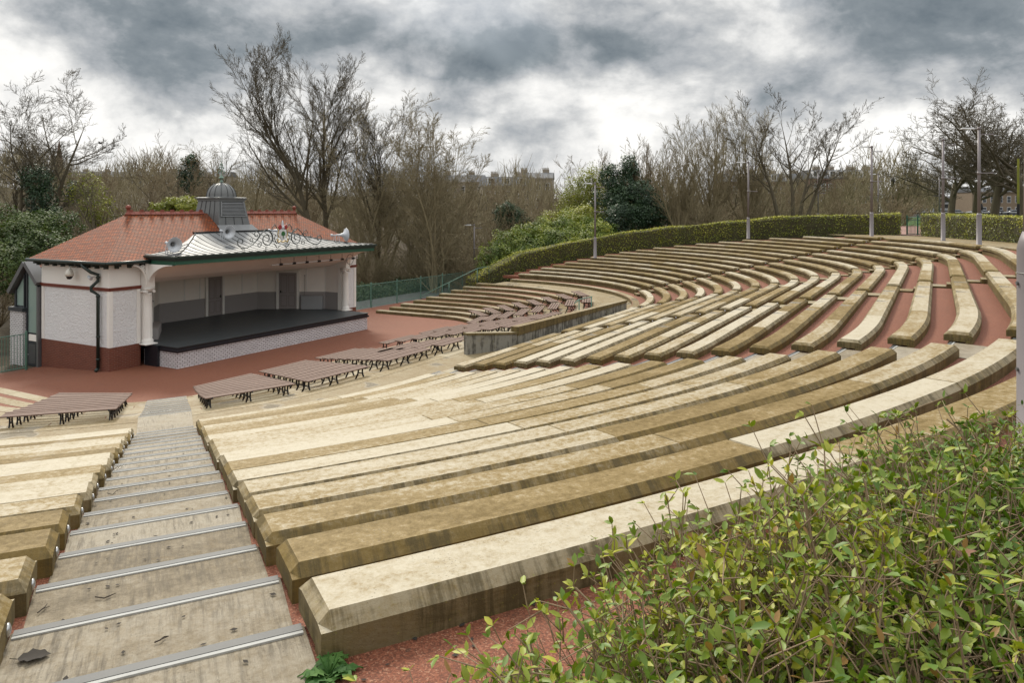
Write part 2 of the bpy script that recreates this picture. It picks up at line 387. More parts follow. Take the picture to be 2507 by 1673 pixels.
def carpaint(name, col):
    return simple(name, col, .25, .2, .05, 2, 0)
# ================================================================== AMPHITHEATRE
UL, UR, VC = -2.9, 12.8, -1.45
def path(R, s, ul=UL, ur=UR):
    """point on the U-shaped row of radius R at arc length s; returns u, v and the outward normal"""
    if s < ul:
        a = (ul-s)/R
        if a > PI/2: return ul-R, VC+(ul-s-R*PI/2), -1.0, 0.0
        q = R+(.10*min(1, a/.3) if R > 12 else 0); return ul-q*math.sin(a), VC-q*math.cos(a), -math.sin(a), -math.cos(a)
    if s > ur:
        a = (s-ur)/R
        if a > PI/2 and R < 14: return ur+R, VC+(s-ur-R*PI/2), 1.0, 0.0
        t = min(1, max(0, (a-.14)/.50)); t = t*t*(3-2*t); q = R-max(0, R-14.1)*.075*t
        return ur+q*math.sin(a), VC-q*math.cos(a), math.sin(a), -math.cos(a)
    return s, VC-R, 0.0, -1.0
def cross(R, fn, lo=-45, hi=45, ul=UL, ur=UR):
    """s where the row crosses the line u = fn(v)"""
    s = lo; pu = None
    while s < hi:
        u, v, _, _ = path(R, s, ul, ur); d = u-fn(v)
        if pu is not None and pu < 0 <= d: return s-.02
        pu = d; s += .04
    return hi
def line(p, q): return lambda v: p[0]+(q[0]-p[0])*(v-p[1])/(q[1]-p[1])
A1R = line((-3.65, -5.37), (-18.60, -25.75)); A1L = line((-4.70, -4.69), (-19.10, -24.39))
A2R = line((-1.95, -15.3), (-7.2, -29.1)); A2L = lambda v: A2R(v)-1.38
A3L = lambda v: 4.62; A3R = lambda v: 5.32
A4L = line((13.3, -15.5), (17.7, -29.7)); A4R = lambda v: A4L(v)+.72
A5R = line((21.2, -12.7), (27.2, -24.9)); A5L = lambda v: A5R(v)-.85
EF = [(0, 89), (3, 83.5), (6, 77.8), (8, 73.5), (10, 68.3), (12, 61.5), (14, 54.5), (15, 50.5), (16, 45.2), (17, 38.5)]
def sE(r, R):
    a = np.interp(r, [e[0] for e in EF], [e[1] for e in EF]); return UR+R*math.radians(a)
PITCH = .865
def RR(r): return 14.1+PITCH*r
def ZR(r): return 1.96+.18*r
def RK(i): return 3.7+.925*(i-1)
def ZK(i): return .178*i
def KC(i): t = ((9-i)/8)**2; return UL+.8*t, UR+1.2*t

def sweep(mb, R, s0, s1, prof, z, ul=UL, ur=UR, closed=True, joints=3.5, end=.045, flat_end=False, jit=0, m=0, blkf=None):
    """sweep a cross-section (outward offset, height) along a row, with end chamfers and block joints"""
    L_ = s1-s0
    if L_ < .15: return
    nb = max(1, round(L_/joints)); st = []
    for b in range(nb):
        a = s0+L_*b/nb; c = s0+L_*(b+1)/nb
        k = max(2, int((c-a)/.42)); blk = blkf() if blkf else random.random()
        for j in range(k+1):
            t = a+(c-a)*j/k; ins = 0
            if j == 0: t += .004 if b else 0
            if j == k: t -= .004 if b < nb-1 else 0
            st.append((t, ins, blk))
            if j == 0 and b: st[-1] = (t, 1, blk); st.append((t+.012, 0, blk))
            if j == k and b < nb-1: st[-1] = (t-.012, 0, blk); st.append((t, 1, blk))
    if not flat_end:
        t, i_, b_ = st[0]; st[0] = (t, 2, b_); st.insert(1, (t+end, 0, b_))
        t, i_, b_ = st[-1]; st[-1] = (t, 2, b_); st.insert(len(st)-1, (t-end, 0, b_))
    base = len(mb.v); n = len(prof); zt = max(p[1] for p in prof)
    gl = [0]
    for i in range(1, n+1):
        a, b = prof[i-1], prof[i % n]; gl.append(gl[-1]+math.hypot(a[0]-b[0], a[1]-b[1]))
    for (t, ins, blk) in st:
        u, v, nu, nv = path(R, t, ul, ur)
        for (o, zz) in prof:
            if ins == 1: o *= .965; zz = min(zz, zt-.010)
            if ins == 2: zz = min(zz, zt-end)
            mb.v.append(tuple(P(u+nu*o, v+nv*o, z+zz)))
    for k in range(len(st)-1):
        for i in range(n if closed else n-1):
            j = (i+1) % n
            mb.f.append((base+k*n+i, base+k*n+j, base+(k+1)*n+j, base+(k+1)*n+i)); mb.m.append(m)
            mb.blk.append(st[k][2])
            mb.uv.append([(st[k][0], gl[i]), (st[k][0], gl[i+1]), (st[k+1][0], gl[i+1]), (st[k+1][0], gl[i])])
    if closed:
        for k, rev in ((0, False), (len(st)-1, True)):
            f = [base+k*n+i for i in range(n)]
            if not rev: f = f[::-1]
            mb.f.append(tuple(f)); mb.m.append(m); mb.blk.append(st[k][2]); mb.uv.append([(prof[i][0]+t, prof[i][1]) for i in range(n)][::1 if rev else -1])
SLAB = [(-.205, -.155), (-.205, -.060), (-.150, 0), (.150, 0), (.205, -.060), (.205, -.40), (.10, -.40), (.10, -.155)]
PLINTH = [(-.15, -.45), (-.15, -.185), (.095, -.185), (.095, -.45)]
SLAB = [(o+.10, z) for o, z in SLAB]; PLINTH = [(o+.10, z) for o, z in PLINTH]
def strip(mb, R0, R1, s0f, s1f, z, ul=UL, ur=UR, m=0, n=None):
    """flat curved strip between two radii; s0f/s1f give the arc ends at a radius"""
    a0, a1, b0, b1 = s0f(R0), s1f(R0), s0f(R1), s1f(R1)
    n = n or max(2, int((a1-a0)/.8)); V = []
    for i in range(n+1):
        t = i/n; u, v, _, _ = path(R0, a0+(a1-a0)*t, ul, ur); V.append(P(u, v, z)); u, v, _, _ = path(R1, b0+(b1-b0)*t, ul, ur); V.append(P(u, v, z))
    mb.add(V, [(2*i+2, 2*i, 2*i+1, 2*i+3) for i in range(n)], m)
ORD = ['first','second','third','fourth','fifth','sixth','seventh','eighth','ninth','tenth','eleventh','twelfth','thirteenth','fourteenth','fifteenth','sixteenth','seventeenth','eighteenth']

# ---- ground sheets
def sE_any(R):
    r = (R-14.1)/PITCH; return sE(min(17, max(0, r)), R)
tr = MB()
for r in range(18):
    strip(tr, RR(r), RR(r+1) if r < 17 else 29.95, lambda R: UL-R*1.15, lambda R: sE_any(R)+1.3, ZR(r), n=120)
    # riser behind the benches
    V = []; R = RR(r); a0 = UL-R*1.15; a1 = sE_any(R)+1.3; n = 120
    for i in range(n+1):
        u, v, _, _ = path(R, a0+(a1-a0)*i/n); V += [P(u, v, ZR(r)-.19), P(u, v, ZR(r))]
    tr.add(V, [(2*i, 2*i+2, 2*i+3, 2*i+1) for i in range(n)], 0)
strip(tr, 13.235, RR(0), lambda R: UL-R*1.3, lambda R: UR+R*1.57, 1.774, n=100)
for i in range(1, 9):
    ul, ur = KC(i); strip(tr, RK(i), RK(i+1)+.35, lambda R: ul-R*PI/2-5.9, lambda R: ur+R*PI/2+4.6-.45*i, ZK(i)-.006, ul, ur, n=90)
tag(tr.build('terraces', [M['red']]), kind='structure')
wk = MB()
strip(wk, 11.2, 13.235, lambda R: UL-R*1.5, lambda R: UR+R*1.6, 1.596, n=110)
strip(wk, 30.19, 37.0, lambda R: UL-R*1.2, lambda R: UR+R*.80, 5.10, n=120)
tag(wk.build('walkway', [M['walk']]), kind='structure')
# arena floor with a slight dip to the left of the bandstand
ar = MB(); us = np.linspace(-30, 33, 64); vs = np.array([-8, -6, -4, -2, 0, 1, 2, 3, 4, 5, 5.95, 7.4])
V = []
for v in vs:
    for u in us:
        dip = -.064*max(0, v-2)*min(1, max(0, (.5-u)/2.2)) if v > 2 else 0
        V.append(P(u, v, dip))
n = len(us); ar.add(V, [(j*n+i, j*n+i+1, (j+1)*n+i+1, (j+1)*n+i) for j in range(len(vs)-1) for i in range(n-1) if vs[j+1] < 6.1 or us[i+1] < -.5])
tag(ar.build('arena_floor', [M['red']]), kind='structure')
pa = MB()
for u0, u1, v0, z in ((13.0, 60, 5.95, -.05), (-60, -2.6, 7.3, -.42)):
    us2 = np.linspace(u0, u1, 30); V = [P(u, v, z) for v in (v0, 7.9, 9.3) for u in us2]; n = 30
    pa.add(V, [(j*n+i, j*n+i+1, (j+1)*n+i+1, (j+1)*n+i) for j in range(2) for i in range(n-1)])
tag(pa.build('path', [M['asphalt']]), kind='structure')

# ---- lower kerbs
for i in range(1, 10):
    ul, ur = KC(i); mb = MB(); R = RK(i)
    ends = {1: 3.9, 2: 3.3, 3: 2.9, 4: 2.4, 5: 1.9, 6: 1.4, 7: 1.0, 8: .6, 9: .1}
    # beyond the quarter circle the kerb runs on straight; sweep handles it as a slightly longer arc
    s1 = ur+R*PI/2*1.0
    prof = [(0, -.26), (0, -.03), (.03, 0), (.50, 0), (.50, -.26)]
    sweep(mb, R, ul-R*PI/2-5.9, ur+R*PI/2+ends[i]-VC, prof, ZK(i), ul, ur, flat_end=True, blkf=lambda: random.uniform(.2, .95))
    o = mb.build('terrace_kerb', [M['kerb']])
    lab = ['lowest curved concrete kerb at the edge of the red arena floor', None, None, None, None, None, None, None, 'top curved kerb edging the wide concrete walkway'][i-1] or 'curved concrete kerb, %s up from the red arena floor' % ORD[i-1]
    tag(o, lab, 'kerb', 'curved kerbs of the lower terrace')
mb = MB(); sweep(mb, 13.235, UL-20, UR+13.235*1.57, [(0, -.22), (0, -.03), (.03, 0), (.38, 0), (.38, -.22)], 1.78, flat_end=True)
tag(mb.build('walkway_kerb', [M['kerb']]), 'low concrete rim along the back of the wide walkway', 'kerb')
mb = MB(); sweep(mb, 29.95, UL-29*1.1, UR+29.95*.66, [(0, -.26), (0, -.03), (.03, 0), (.24, 0), (.24, -.26)], 5.115, flat_end=True, blkf=lambda: random.uniform(.3, .9))
tag(mb.build('path_kerb', [M['kerb']]), 'long concrete kerb behind the topmost row of benches', 'kerb')

# ---- concrete benches, one per row and section
def shade(r, n):          # white and ochre slabs as weathered on the real rows
    return min(1, max(0, random.choice((.10, .25, .45, .65, .95))+random.gauss(0, .10)))
SECT = [
 ('L', 'left of the near stairs', lambda R: cross(R, A1L)-9.5, lambda R: cross(R, A1L), (0, 1)),
 ('A', 'right of the near stairs', lambda R: cross(R, A1R), lambda R: cross(R, A2L), (0, 0)),
 ('B', 'before the centre aisle', lambda R: cross(R, A2R), lambda R: cross(R, A3L), (0, 0)),
 ('C', 'just past the centre aisle', lambda R: cross(R, A3R), lambda R: cross(R, A4L), (1, 0)),
 ('D', 'in the narrow curved wedge', lambda R: cross(R, A4R), lambda R: cross(R, A5L), (1, 0)),
 ('E', 'in the far wing by the hedge', lambda R: cross(R, A5R), None, (1, 0)),
]
BTOP = .18
def put_light(parent, R, s, sg, z):
    u, v, nu, nv = path(R, s); ou, ov = nu*.10, nv*.10
    # tangent of increasing s
    u2, v2, _, _ = path(R, s+.01); tu, tv = (u2-u)/.01*sg, (v2-v)/.01*sg
    c = P(u+ou, v+ov, z-.105); d = (P(u+ou+tu, v+ov+tv, z-.105)-c).normalized()
    lm = MB(); lm.tube([c-d*.004, c+d*.008, c+d*.016], [.032, .030, .010], 10)
    lm.build('step_light', [M['steel']], parent, True)
for code, desc, f0, f1, lights in SECT:
    for r in range(18):
        R = RR(r); s0 = f0(R); s1 = f1(R) if f1 else sE(r, R)
        if code == 'D' and s1-s0 < .4: continue
        z = ZR(r)+BTOP; u, v, nu, nv = path(R, (s0+s1)/2); base = P(u, v, ZR(r)-.18)
        where = 'lowest row by the walkway' if r == 0 else ('topmost row' if r == 17 else '%s row up' % ORD[r])
        lab = 'concrete bench %s, %s' % (desc, where)
        if code == 'A' and r == 17: lab = 'nearest long concrete bench with mossy chamfered end beside the foreground steps'
        pass
        o = empty('concrete_bench', base, lab, 'bench', 'curved concrete benches')
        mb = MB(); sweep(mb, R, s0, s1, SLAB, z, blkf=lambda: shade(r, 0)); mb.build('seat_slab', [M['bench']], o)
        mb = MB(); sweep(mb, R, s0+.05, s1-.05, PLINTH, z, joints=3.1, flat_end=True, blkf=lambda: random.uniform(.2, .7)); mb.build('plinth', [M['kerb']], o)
        if lights[0]: put_light(o, R, s0, -1, z)
        if lights[1]: put_light(o, R, s1, 1, z)

# ---- stairs
def stairs(name, lab, fl, fr, ks, z_of, R_of, lo_c=None):
    o = empty(name, P(*path(R_of(ks[len(ks)//2]), cross(R_of(ks[len(ks)//2]), fr))[:2], z_of(ks[len(ks)//2])), lab, 'stairs', 'concrete stairs down through the seating')
    tb = MB(); grey = []; 
    for k in ks:
        Ra, Rb = R_of(k), R_of(k-1) if k > 0 else R_of(0)+1.2
        ul, ur = (KC(28-k) if k > 18 else (UL, UR)); ul2, ur2 = (KC(28-k+1) if k-1 > 18 else (UL, UR))
        z = z_of(k)+.007; blk = random.random()
        a = path(Ra, cross(Ra, fl, ul=ul, ur=ur), ul, ur); b = path(Ra, cross(Ra, fr, ul=ul, ur=ur), ul, ur)
        c = path(Rb, cross(Rb, fr, ul=ul2, ur=ur2), ul2, ur2); d = path(Rb, cross(Rb, fl, ul=ul2, ur=ur2), ul2, ur2)
        w = math.hypot(a[0]-b[0], a[1]-b[1]); dp = math.hypot(b[0]-c[0], b[1]-c[1]); zl = z_of(k+1)
        off = k*3.7
        A_, B_, C_, D_ = P(a[0], a[1], z), P(b[0], b[1], z), P(c[0], c[1], z), P(d[0], d[1], z)
        tb.add([D_, C_, B_, A_], [(0, 1, 2, 3)], 0, [[(off, dp), (off+w, dp), (off+w, 0), (off, 0)]], blk)
        tb.add([A_, B_, P(b[0], b[1], zl), P(a[0], a[1], zl)], [(0, 1, 2, 3)], 0, [[(off, 0), (off+w, 0), (off+w, .2), (off, .2)]], blk)
        # side faces
        tb.add([B_, C_, P(c[0], c[1], zl), P(b[0], b[1], zl)], [(0, 1, 2, 3)], 0, None, blk); tb.add([D_, A_, P(a[0], a[1], zl), P(d[0], d[1], zl)], [(0, 1, 2, 3)], 0, None, blk)
        def at_d(dd, zz):      # line across the tread dd metres back from the nose
            t = dd/dp; return (A_.lerp(D_, t)+Vector((0, 0, zz)), B_.lerp(C_, t)+Vector((0, 0, zz)))
        e = (B_-A_).normalized()*.012
        def bar(d0, d1, h):
            p0, p1 = at_d(d0, h); q0, q1 = at_d(d1, h); p0 = p0-e*-1; q0 = q0+e; p1 = p1-e; q1 = q1-e
            dz = Vector((0, 0, h+.012)); m_ = MB()
            m_.add([p0, p1, q1, q0, p0-dz, p1-dz, q1-dz, q0-dz], [(3, 2, 1, 0), (0, 1, 5, 4), (2, 3, 7, 6), (1, 2, 6, 5), (3, 0, 4, 7)]); return m_
        g = bar(-.006, .046, .010); w_ = bar(.047, .068, .008)
        gm = MB(); gm.v = g.v+w_.v; gm.f = g.f+[tuple(i+len(g.v) for i in f) for f in w_.f]; gm.m = [0]*len(g.f)+[1]*len(w_.f); gm.uv = g.uv+w_.uv; gm.blk = g.blk+w_.blk
        gm.build('step_nosing', [M['nose_grey'], M['nose_white']], o)
    tb.build('treads', [M['stair']], o)
    return o
# k counts down from the top of the bank: 0..17 benches rows, 18 the walkway rim, 19..27 the lower terrace
def kR(k): return RR(17-k) if k <= 17 else (13.235 if k == 18 else RK(28-k))
def kZ(k): return ZR(17-k) if k <= 17 else (1.78 if k == 18 else (ZK(28-k) if k < 28 else 0))
def kz(k): return ZR(17)+.18 if k < 0 else kZ(k)
stairs('concrete_stairs', 'foreground concrete stairs with white edged nosings leading down to the arena', A1L, A1R, list(range(0, 28)), kz, kR)
stairs('concrete_stairs', 'second flight of concrete stairs crossing the seating in the middle distance', A2L, A2R, list(range(0, 19)), kz, kR)
# narrow aisles: pale concrete half steps between the rows
for nm, fl, fr in (('centre aisle', A3L, A3R), ('aisle beyond the centre block', A4L, A4R), ('last aisle before the far wing', A5L, A5R)):
    o = None; mb = MB()
    for r in range(18):
        R0, R1 = RR(r)+.22, RR(r+1)-.22; z = ZR(r)+.05
        q = [path(R, cross(R, f)) for R, f in ((R0, fl), (R0, fr), (R1, fr), (R1, fl))]
        V = [P(a[0], a[1], z) for a in q]+[P(a[0], a[1], z-.15) for a in q]
        mb.add(V, [(3, 2, 1, 0), (0, 1, 5, 4), (1, 2, 6, 5), (2, 3, 7, 6), (3, 0, 4, 7)], 0, None, random.random())
        R0, R1 = RR(r)-.20, RR(r)+.219; z = ZR(r)-.05
        q = [path(R, cross(R, f)) for R, f in ((R0, fl), (R0, fr), (R1, fr), (R1, fl))]
        V = [P(a[0], a[1], z+(.0 if i < 2 else .0)) for i, a in enumerate(q)]+[P(a[0], a[1], z-.35) for a in q]
        mb.add(V, [(3, 2, 1, 0), (0, 1, 5, 4), (1, 2, 6, 5), (2, 3, 7, 6), (3, 0, 4, 7)], 0, None, random.random())
    tag(mb.build('aisle_steps', [M['walk']]), 'flight of narrow concrete steps in the %s' % nm, 'steps', 'narrow aisle steps')

# ---- retaining wall, low wall, rails
o = empty('retaining_wall', P(9.5, -14.25, 1.6), 'long grey concrete retaining wall with coping beside the walkway', 'wall')
def wseg(mb, a, b, z0, z1a, z1b, t, m=0):
    d = Vector((b[0]-a[0], b[1]-a[1])); d.normalize(); n = Vector((-d.y, d.x))*t
    q = [(a[0], a[1]), (b[0], b[1]), (b[0]+n.x, b[1]+n.y), (a[0]+n.x, a[1]+n.y)]
    V = [P(x, y, z0) for x, y in q]+[P(q[0][0], q[0][1], z1a), P(q[1][0], q[1][1], z1b), P(q[2][0], q[2][1], z1b), P(q[3][0], q[3][1], z1a)]
    mb.add(V, [(3, 2, 1, 0), (4, 5, 6, 7), (0, 1, 5, 4), (1, 2, 6, 5), (2, 3, 7, 6), (3, 0, 4, 7)], m, None, random.random())
mb = MB()
for i in range(4):
    a = 3.75+i*2.84; wseg(mb, (a+.006, -14.42), (a+2.834, -14.42), 1.0, 2.31-.05*i, 2.26-.05*i, .22)
mb.build('wall_face', [M['wall']], o)
mb = MB()
for i in range(4):
    a = 3.72+i*2.86; wseg(mb, (a+.005, -14.45), (a+2.855, -14.45), 2.085, 2.405-.05*i, 2.355-.05*i, .30)
mb.build('coping', [M['walk']], o)
mb = MB()
for i in range(26):
    u = 4.2+.42*i+random.uniform(-.1, .1)
    for z in (1.86, 2.04):
        if random.random() < .5: mb.tube([P(u, -14.424, z), P(u, -14.40, z)], .012, 6)
mb.build('tie_holes', [M['horndark']], o)
o = empty('low_wall', P(2.6, -13.9, 1.5), 'short stepped concrete wall at the near end of the retaining wall', 'wall')
mb = MB(); wseg(mb, (1.75, -13.45), (3.74, -14.40), 1.0, 2.30, 2.12, .2); mb.build('wall_face', [M['wall']], o)
mb = MB(); wseg(mb, (1.72, -13.47), (3.74, -14.43), 2.003, 2.005, 2.005, .26); mb.v = mb.v
mb = MB(); wseg(mb, (1.72, -13.47), (3.73, -14.43), 2.0, 2.38, 2.20, .26)
V = mb.v; mb.v = [V[4][:2]+(V[4][2]-.075,), V[5][:2]+(V[5][2]-.075,), V[6][:2]+(V[6][2]-.075,), V[7][:2]+(V[7][2]-.075,)]+V[4:]
mb.build('coping', [M['walk']], o)
def rail(name, lab, pts, posts, r=.024):
    o = empty(name, Vector(pts[0]), lab, 'handrail', 'green tube handrails'); mb = MB(); mb.tube(pts, r, 8); mb.build('rail', [M['fence']], o, True)
    for p, h in posts:
        q = MB(); q.tube([Vector(p), Vector(p)+Vector((0, 0, h))], r*1.15, 8); q.build('post', [M['fence']], o, True)
    return o
rail('handrail', 'short green tube handrail on the coping of the retaining wall', [P(10.6, -13.6, 2.5), P(11.0, -13.65, 2.62), P(12.4, -13.7, 2.62)], [(P(11.0, -13.65, 1.6), 1.02), (P(12.3, -13.7, 1.6), 1.02)])
rail('handrail', 'long sloping green handrail at the far end of the lower kerbs', [P(19.9, 2.0, .95), P(24.2, .15, 2.62), P(25.2, -.2, 2.72), P(25.2, -.2, 1.8)], [(P(22.0, 1.05, .9), .85), (P(24.2, .15, 1.6), 1.0)])
mb = MB(); mb.prism([(12.2, -13.6), (14.6, -14.1), (14.6, -13.3), (12.6, -12.9)], 1.58, 1.72, 0, lambda x, y, z: P(x, y, z))
tag(mb.build('ramp_block', [M['walk']]), 'low concrete wedge behind the far end of the retaining wall', 'ramp')

# ================================================================== WOODEN BENCHES
def park_bench():
    o = empty('park_bench', (0, 0, 0), 'x', 'bench'); Lb = 2.5
    mb = MB()
    for i in range(4):
        y = -.195+.13*i; z = .445-(.006 if i in (1, 2) else 0)
        mb.box((-Lb/2, y-.050, z-.03), (Lb/2, y+.050, z), 0, None, .005)
    mb.build('seat', [M['slat']], o)
    for x in (-1.08, 0, 1.08):
        q = MB()
        def fl(pts, w=.036, t=.030):
            pts = [Vector(p) for p in pts]; V = []
            for i, p in enumerate(pts):
                d = (pts[min(i+1, len(pts)-1)]-pts[max(i-1, 0)]).normalized(); n = Vector((0, -d.z, d.y))*w/2
                V += [p+n+Vector((-t/2, 0, 0)), p-n+Vector((-t/2, 0, 0)), p-n+Vector((t/2, 0, 0)), p+n+Vector((t/2, 0, 0))]
            Fc = []
            for i in range(len(pts)-1):
                for k in range(4): Fc.append((4*i+k, 4*i+(k+1) % 4, 4*i+4+(k+1) % 4, 4*i+4+k))
            Fc += [(3, 2, 1, 0), tuple(4*(len(pts)-1)+k for k in range(4))]
            q.add([tuple(p) for p in V], Fc)
        fl([(x, -.26, .425), (x, -.22, .400), (x, .22, .400), (x, .26, .425)], .04)
        for sg in (-1, 1): fl([(x, sg*.10, .395), (x, sg*.085, .30), (x, sg*.105, .20), (x, sg*.17, .08), (x, sg*.215, .0)], .042)
        fl([(x, -.10, .235), (x, .10, .235)], .03)
        q.build('leg_frame', [M['black']], o)
    return o
PB = park_bench(); PBK = kids(PB); first = [True]
def put_bench(i, s_mid, lab, grp):
    ul, ur = KC(i); R = RK(i)+.62; u, v, nu, nv = path(R, s_mid, ul, ur)
    p = P(u, v, ZK(i)); q = P(u+nv, v-nu, 0)-P(u, v, 0); rz = math.atan2(q.y, q.x)
    if first[0]:
        first[0] = False; PB.location = p; PB.rotation_euler = (0, 0, rz); PB['label'] = lab; PB['group'] = grp; return PB
    return copy_tree(PB, p, rz, 1, lab, grp, PBK)
TIER = ['front row', 'second row', 'third row', 'fourth row', 'fifth row', 'sixth row', 'seventh row', 'rearmost row']
for i in range(1, 9):
    R = RK(i)+.62; ul, ur = KC(i); t = (i-1)/7
    g = 'slatted wooden benches'
    sl = cross(R, A1L, ul=ul, ur=ur); sr = cross(R, A1R, ul=ul, ur=ur)
    put_bench(i, sl-.45-1.25, 'slatted bench in the block left of the stairs foot, %s' % TIER[i-1], g)
    put_bench(i, sr+.25+1.25, 'slatted bench in the block right of the stairs foot, %s' % TIER[i-1], g)
    st = [(-.60+t*(-4.35), 'second block from the stairs foot'), (2.4+t*(-3.9), 'third block from the stairs foot'), (6.5, 'block just past the arena centre line'), (9.6-.4*t, 'second block past the arena centre line')]
    if i >= 5: st.append((1.9-.3*(t), 'extra block before the arena centre line'))
    for s, d in st: put_bench(i, s+1.25, 'slatted bench, %s, %s' % (d, TIER[i-1]), g)
    aA = math.radians(32); sA = ur+R*aA      # aisle direction in the wing
    put_bench(i, sA+.10+1.25, 'slatted bench against the far curved kerbs, %s' % TIER[i-1], g)
    put_bench(i, sA-.45-1.25 if i > 2 else sA-.2-1.25, 'slatted bench angled towards the far wing, %s' % TIER[i-1], g)

# ================================================================== GREEN FENCE
def fence_run(lab, u0, u1, v, n, z=0.0, h=1.65):
    o = empty('metal_fence', P((u0+u1)/2, v, z), lab, 'fence', 'green railings round the arena')
    mb = MB(); k = int((u1-u0)/.125)
    for i in range(k+1):
        u = u0+(u1-u0)*i/k; a = P(u, v, z+.10); mb.box((-.010, -.010, 0), (.010, .010, h-.16), 0, lambda x, y, zz: (a.x+x, a.y+y, a.z+zz))
    mb.build('balusters', [M['fence']], o)
    mb = MB()
    for zz in (.12, h-.05): mb.tube([P(u0, v, z+zz), P(u1, v, z+zz)], .022, 6)
    mb.build('rails', [M['fence']], o)
    for i in range(n+1):
        u = u0+(u1-u0)*i/n; q = MB(); a = P(u, v, z); q.box((-.04, -.04, -.1), (.04, .04, h+.02), 0, lambda x, y, zz: (a.x+x, a.y+y, a.z+zz), .006); q.lathe((a.x, a.y, a.z+h+.02), [(.035, 0), (.05, .03), (.03, .07), (.004, .08)], 8)
        q.build('post', [M['fence']], o)
    return o
fence_run('green metal railings behind the arena right of the bandstand', 13.9, 34.0, 5.92, 7)
fence_run('green metal railings left of the brick side extension', -14.0, -2.35, 7.1, 4, -.33)
# gate at the end of the railings
# ================================================================== BANDSTAND
BS = empty('bandstand', P(6, 3.5, 0), 'white roughcast bandstand with red tiled roof, open stage and projecting metal canopy', 'bandstand')
def plane_uv(mb, pts, uvs, m=0, rev=False):
    mb.add(pts, [tuple(range(len(pts)))], m, [uvs])
def wallq(mb, a, b, z0, z1, m=0, off=0):      # vertical quad from stage point a to b, UV in metres
    w = math.hypot(b[0]-a[0], b[1]-a[1])
    mb.add([P(a[0], a[1], z0), P(b[0], b[1], z0), P(b[0], b[1], z1), P(a[0], a[1], z1)], [(0, 1, 2, 3)], m, [[(off, z0), (off+w, z0), (off+w, z1), (off, z1)]])
def sbox(mb, u0, u1, v0, v1, z0, z1, m=0):    # box in stage coordinates with metric UVs on its sides
    wallq(mb, (u0, v0), (u1, v0), z0, z1, m); wallq(mb, (u1, v0), (u1, v1), z0, z1, m, u1-u0)
    wallq(mb, (u1, v1), (u0, v1), z0, z1, m); wallq(mb, (u0, v1), (u0, v0), z0, z1, m, .11)
    mb.add([P(u0, v0, z1), P(u1, v0, z1), P(u1, v1, z1), P(u0, v1, z1)], [(0, 1, 2, 3)], m, [[(u0, v0), (u1, v0), (u1, v1), (u0, v1)]])
    mb.add([P(u0, v1, z0), P(u1, v1, z0), P(u1, v0, z0), P(u0, v0, z0)], [(0, 1, 2, 3)], m)
UW0, UW1, VF, VB = -1.72, 13.65, 2.05, 7.04
CU0, CU1 = -.30, 12.75          # inner edges of the two end blocks at the front
# brick plinth, roughcast, band, frieze for the two end blocks (solid piers framing the stage)
for u0, u1, nm in ((UW0, CU0, 'a'), (CU1, UW1, 'b')):
    mb = MB(); sbox(mb, u0, u1, VF, VB, -.5, .985); mb.build('brick_plinth', [M['redbrick']], BS)
    mb = MB(); sbox(mb, u0+.03, u1-.03, VF+.03, VB-.03, .985, 3.36); mb.build('roughcast_wall', [M['roughcast']], BS)
    mb = MB(); sbox(mb, u0-.05, u1+.05, VF-.05, VB+.05, 3.44, 3.50); sbox(mb, u0-.02, u1+.02, VF-.02, VB+.02, 3.36, 3.44); mb.build('brick_band', [M['redband']], BS)
    mb = MB(); sbox(mb, u0, u1, VF, VB, 3.50, 4.60); mb.build('frieze', [M['white']], BS)
    mb = MB()
    for cu, cv in ((u0, VF), (u1, VF), (u0, VB), (u1, VB)):
        cu2 = cu if cu == u0 else cu-.16; cv2 = cv if cv == VF else cv-.16
        sbox(mb, cu2-.005, cu2+.165, cv2-.005, cv2+.165, .99, 3.355)
    mb.build('corner_strips', [M['white']], BS)
mb = MB(); wallq(mb, (CU0, VB), (CU1, VB), -.5, 4.6); wallq(mb, (CU1, VB+.2), (CU0, VB+.2), -.5, 4.6); mb.build('rear_wall', [M['roughcast']], BS)
# stage
SZ = .93
mb = MB(); sbox(mb, .04, 12.29, .04, 2.3, -.4, .70); mb.build('stage_brickwork', [M['whitebrick']], BS)
mb = MB(); sbox(mb, -.03, 12.36, -.03, 2.3, .70, .79); sbox(mb, .02, 12.31, .02, 2.3, .79, .905); mb.build('stage_edge', [M['navy']], BS)
mb = MB()
mb.prism([(-.02, -.02), (12.35, -.02), (12.5, 2.2), (12.55, 3.3), (10.45, 6.8), (3.85, 6.8), (.2, 2.4), (-.02, 2.2)], .906, SZ, 0, lambda x, y, z: P(x, y, z)); mb.build('stage_deck', [M['deck']], BS)
mb = MB(); sbox(mb, -.09, -.0, 1.2, 2.06, -.2, .9); mb.build('stage_end_panel', [M['navy']], BS)
# interior walls
IN = [(.30, 2.45), (2.95, 5.75), (3.9, 6.7), (10.4, 6.74), (12.45, 3.35), (12.45, 2.3)]
WZ, CZ = 1.94, 3.50
bo = MB(); wh = MB(); off = 0
for a, b in zip(IN[:-1], IN[1:]):
    wallq(wh, b, a, SZ, 3.62); 
    d = Vector((b[0]-a[0], b[1]-a[1])); d.normalize(); n = Vector((d.y, -d.x))*.03
    wallq(bo, (a[0]+n.x, a[1]+n.y), (b[0]+n.x, b[1]+n.y), SZ, WZ, 0, off)
    q = [(a[0]+n.x, a[1]+n.y), (b[0]+n.x, b[1]+n.y)]
    bo.quad(P(*q[0], WZ), P(*q[1], WZ), P(b[0], b[1], WZ), P(a[0], a[1], WZ))
wh.build('stage_back_wall', [M['cream']], BS); bo.build('wainscot', [M['boards']], BS)
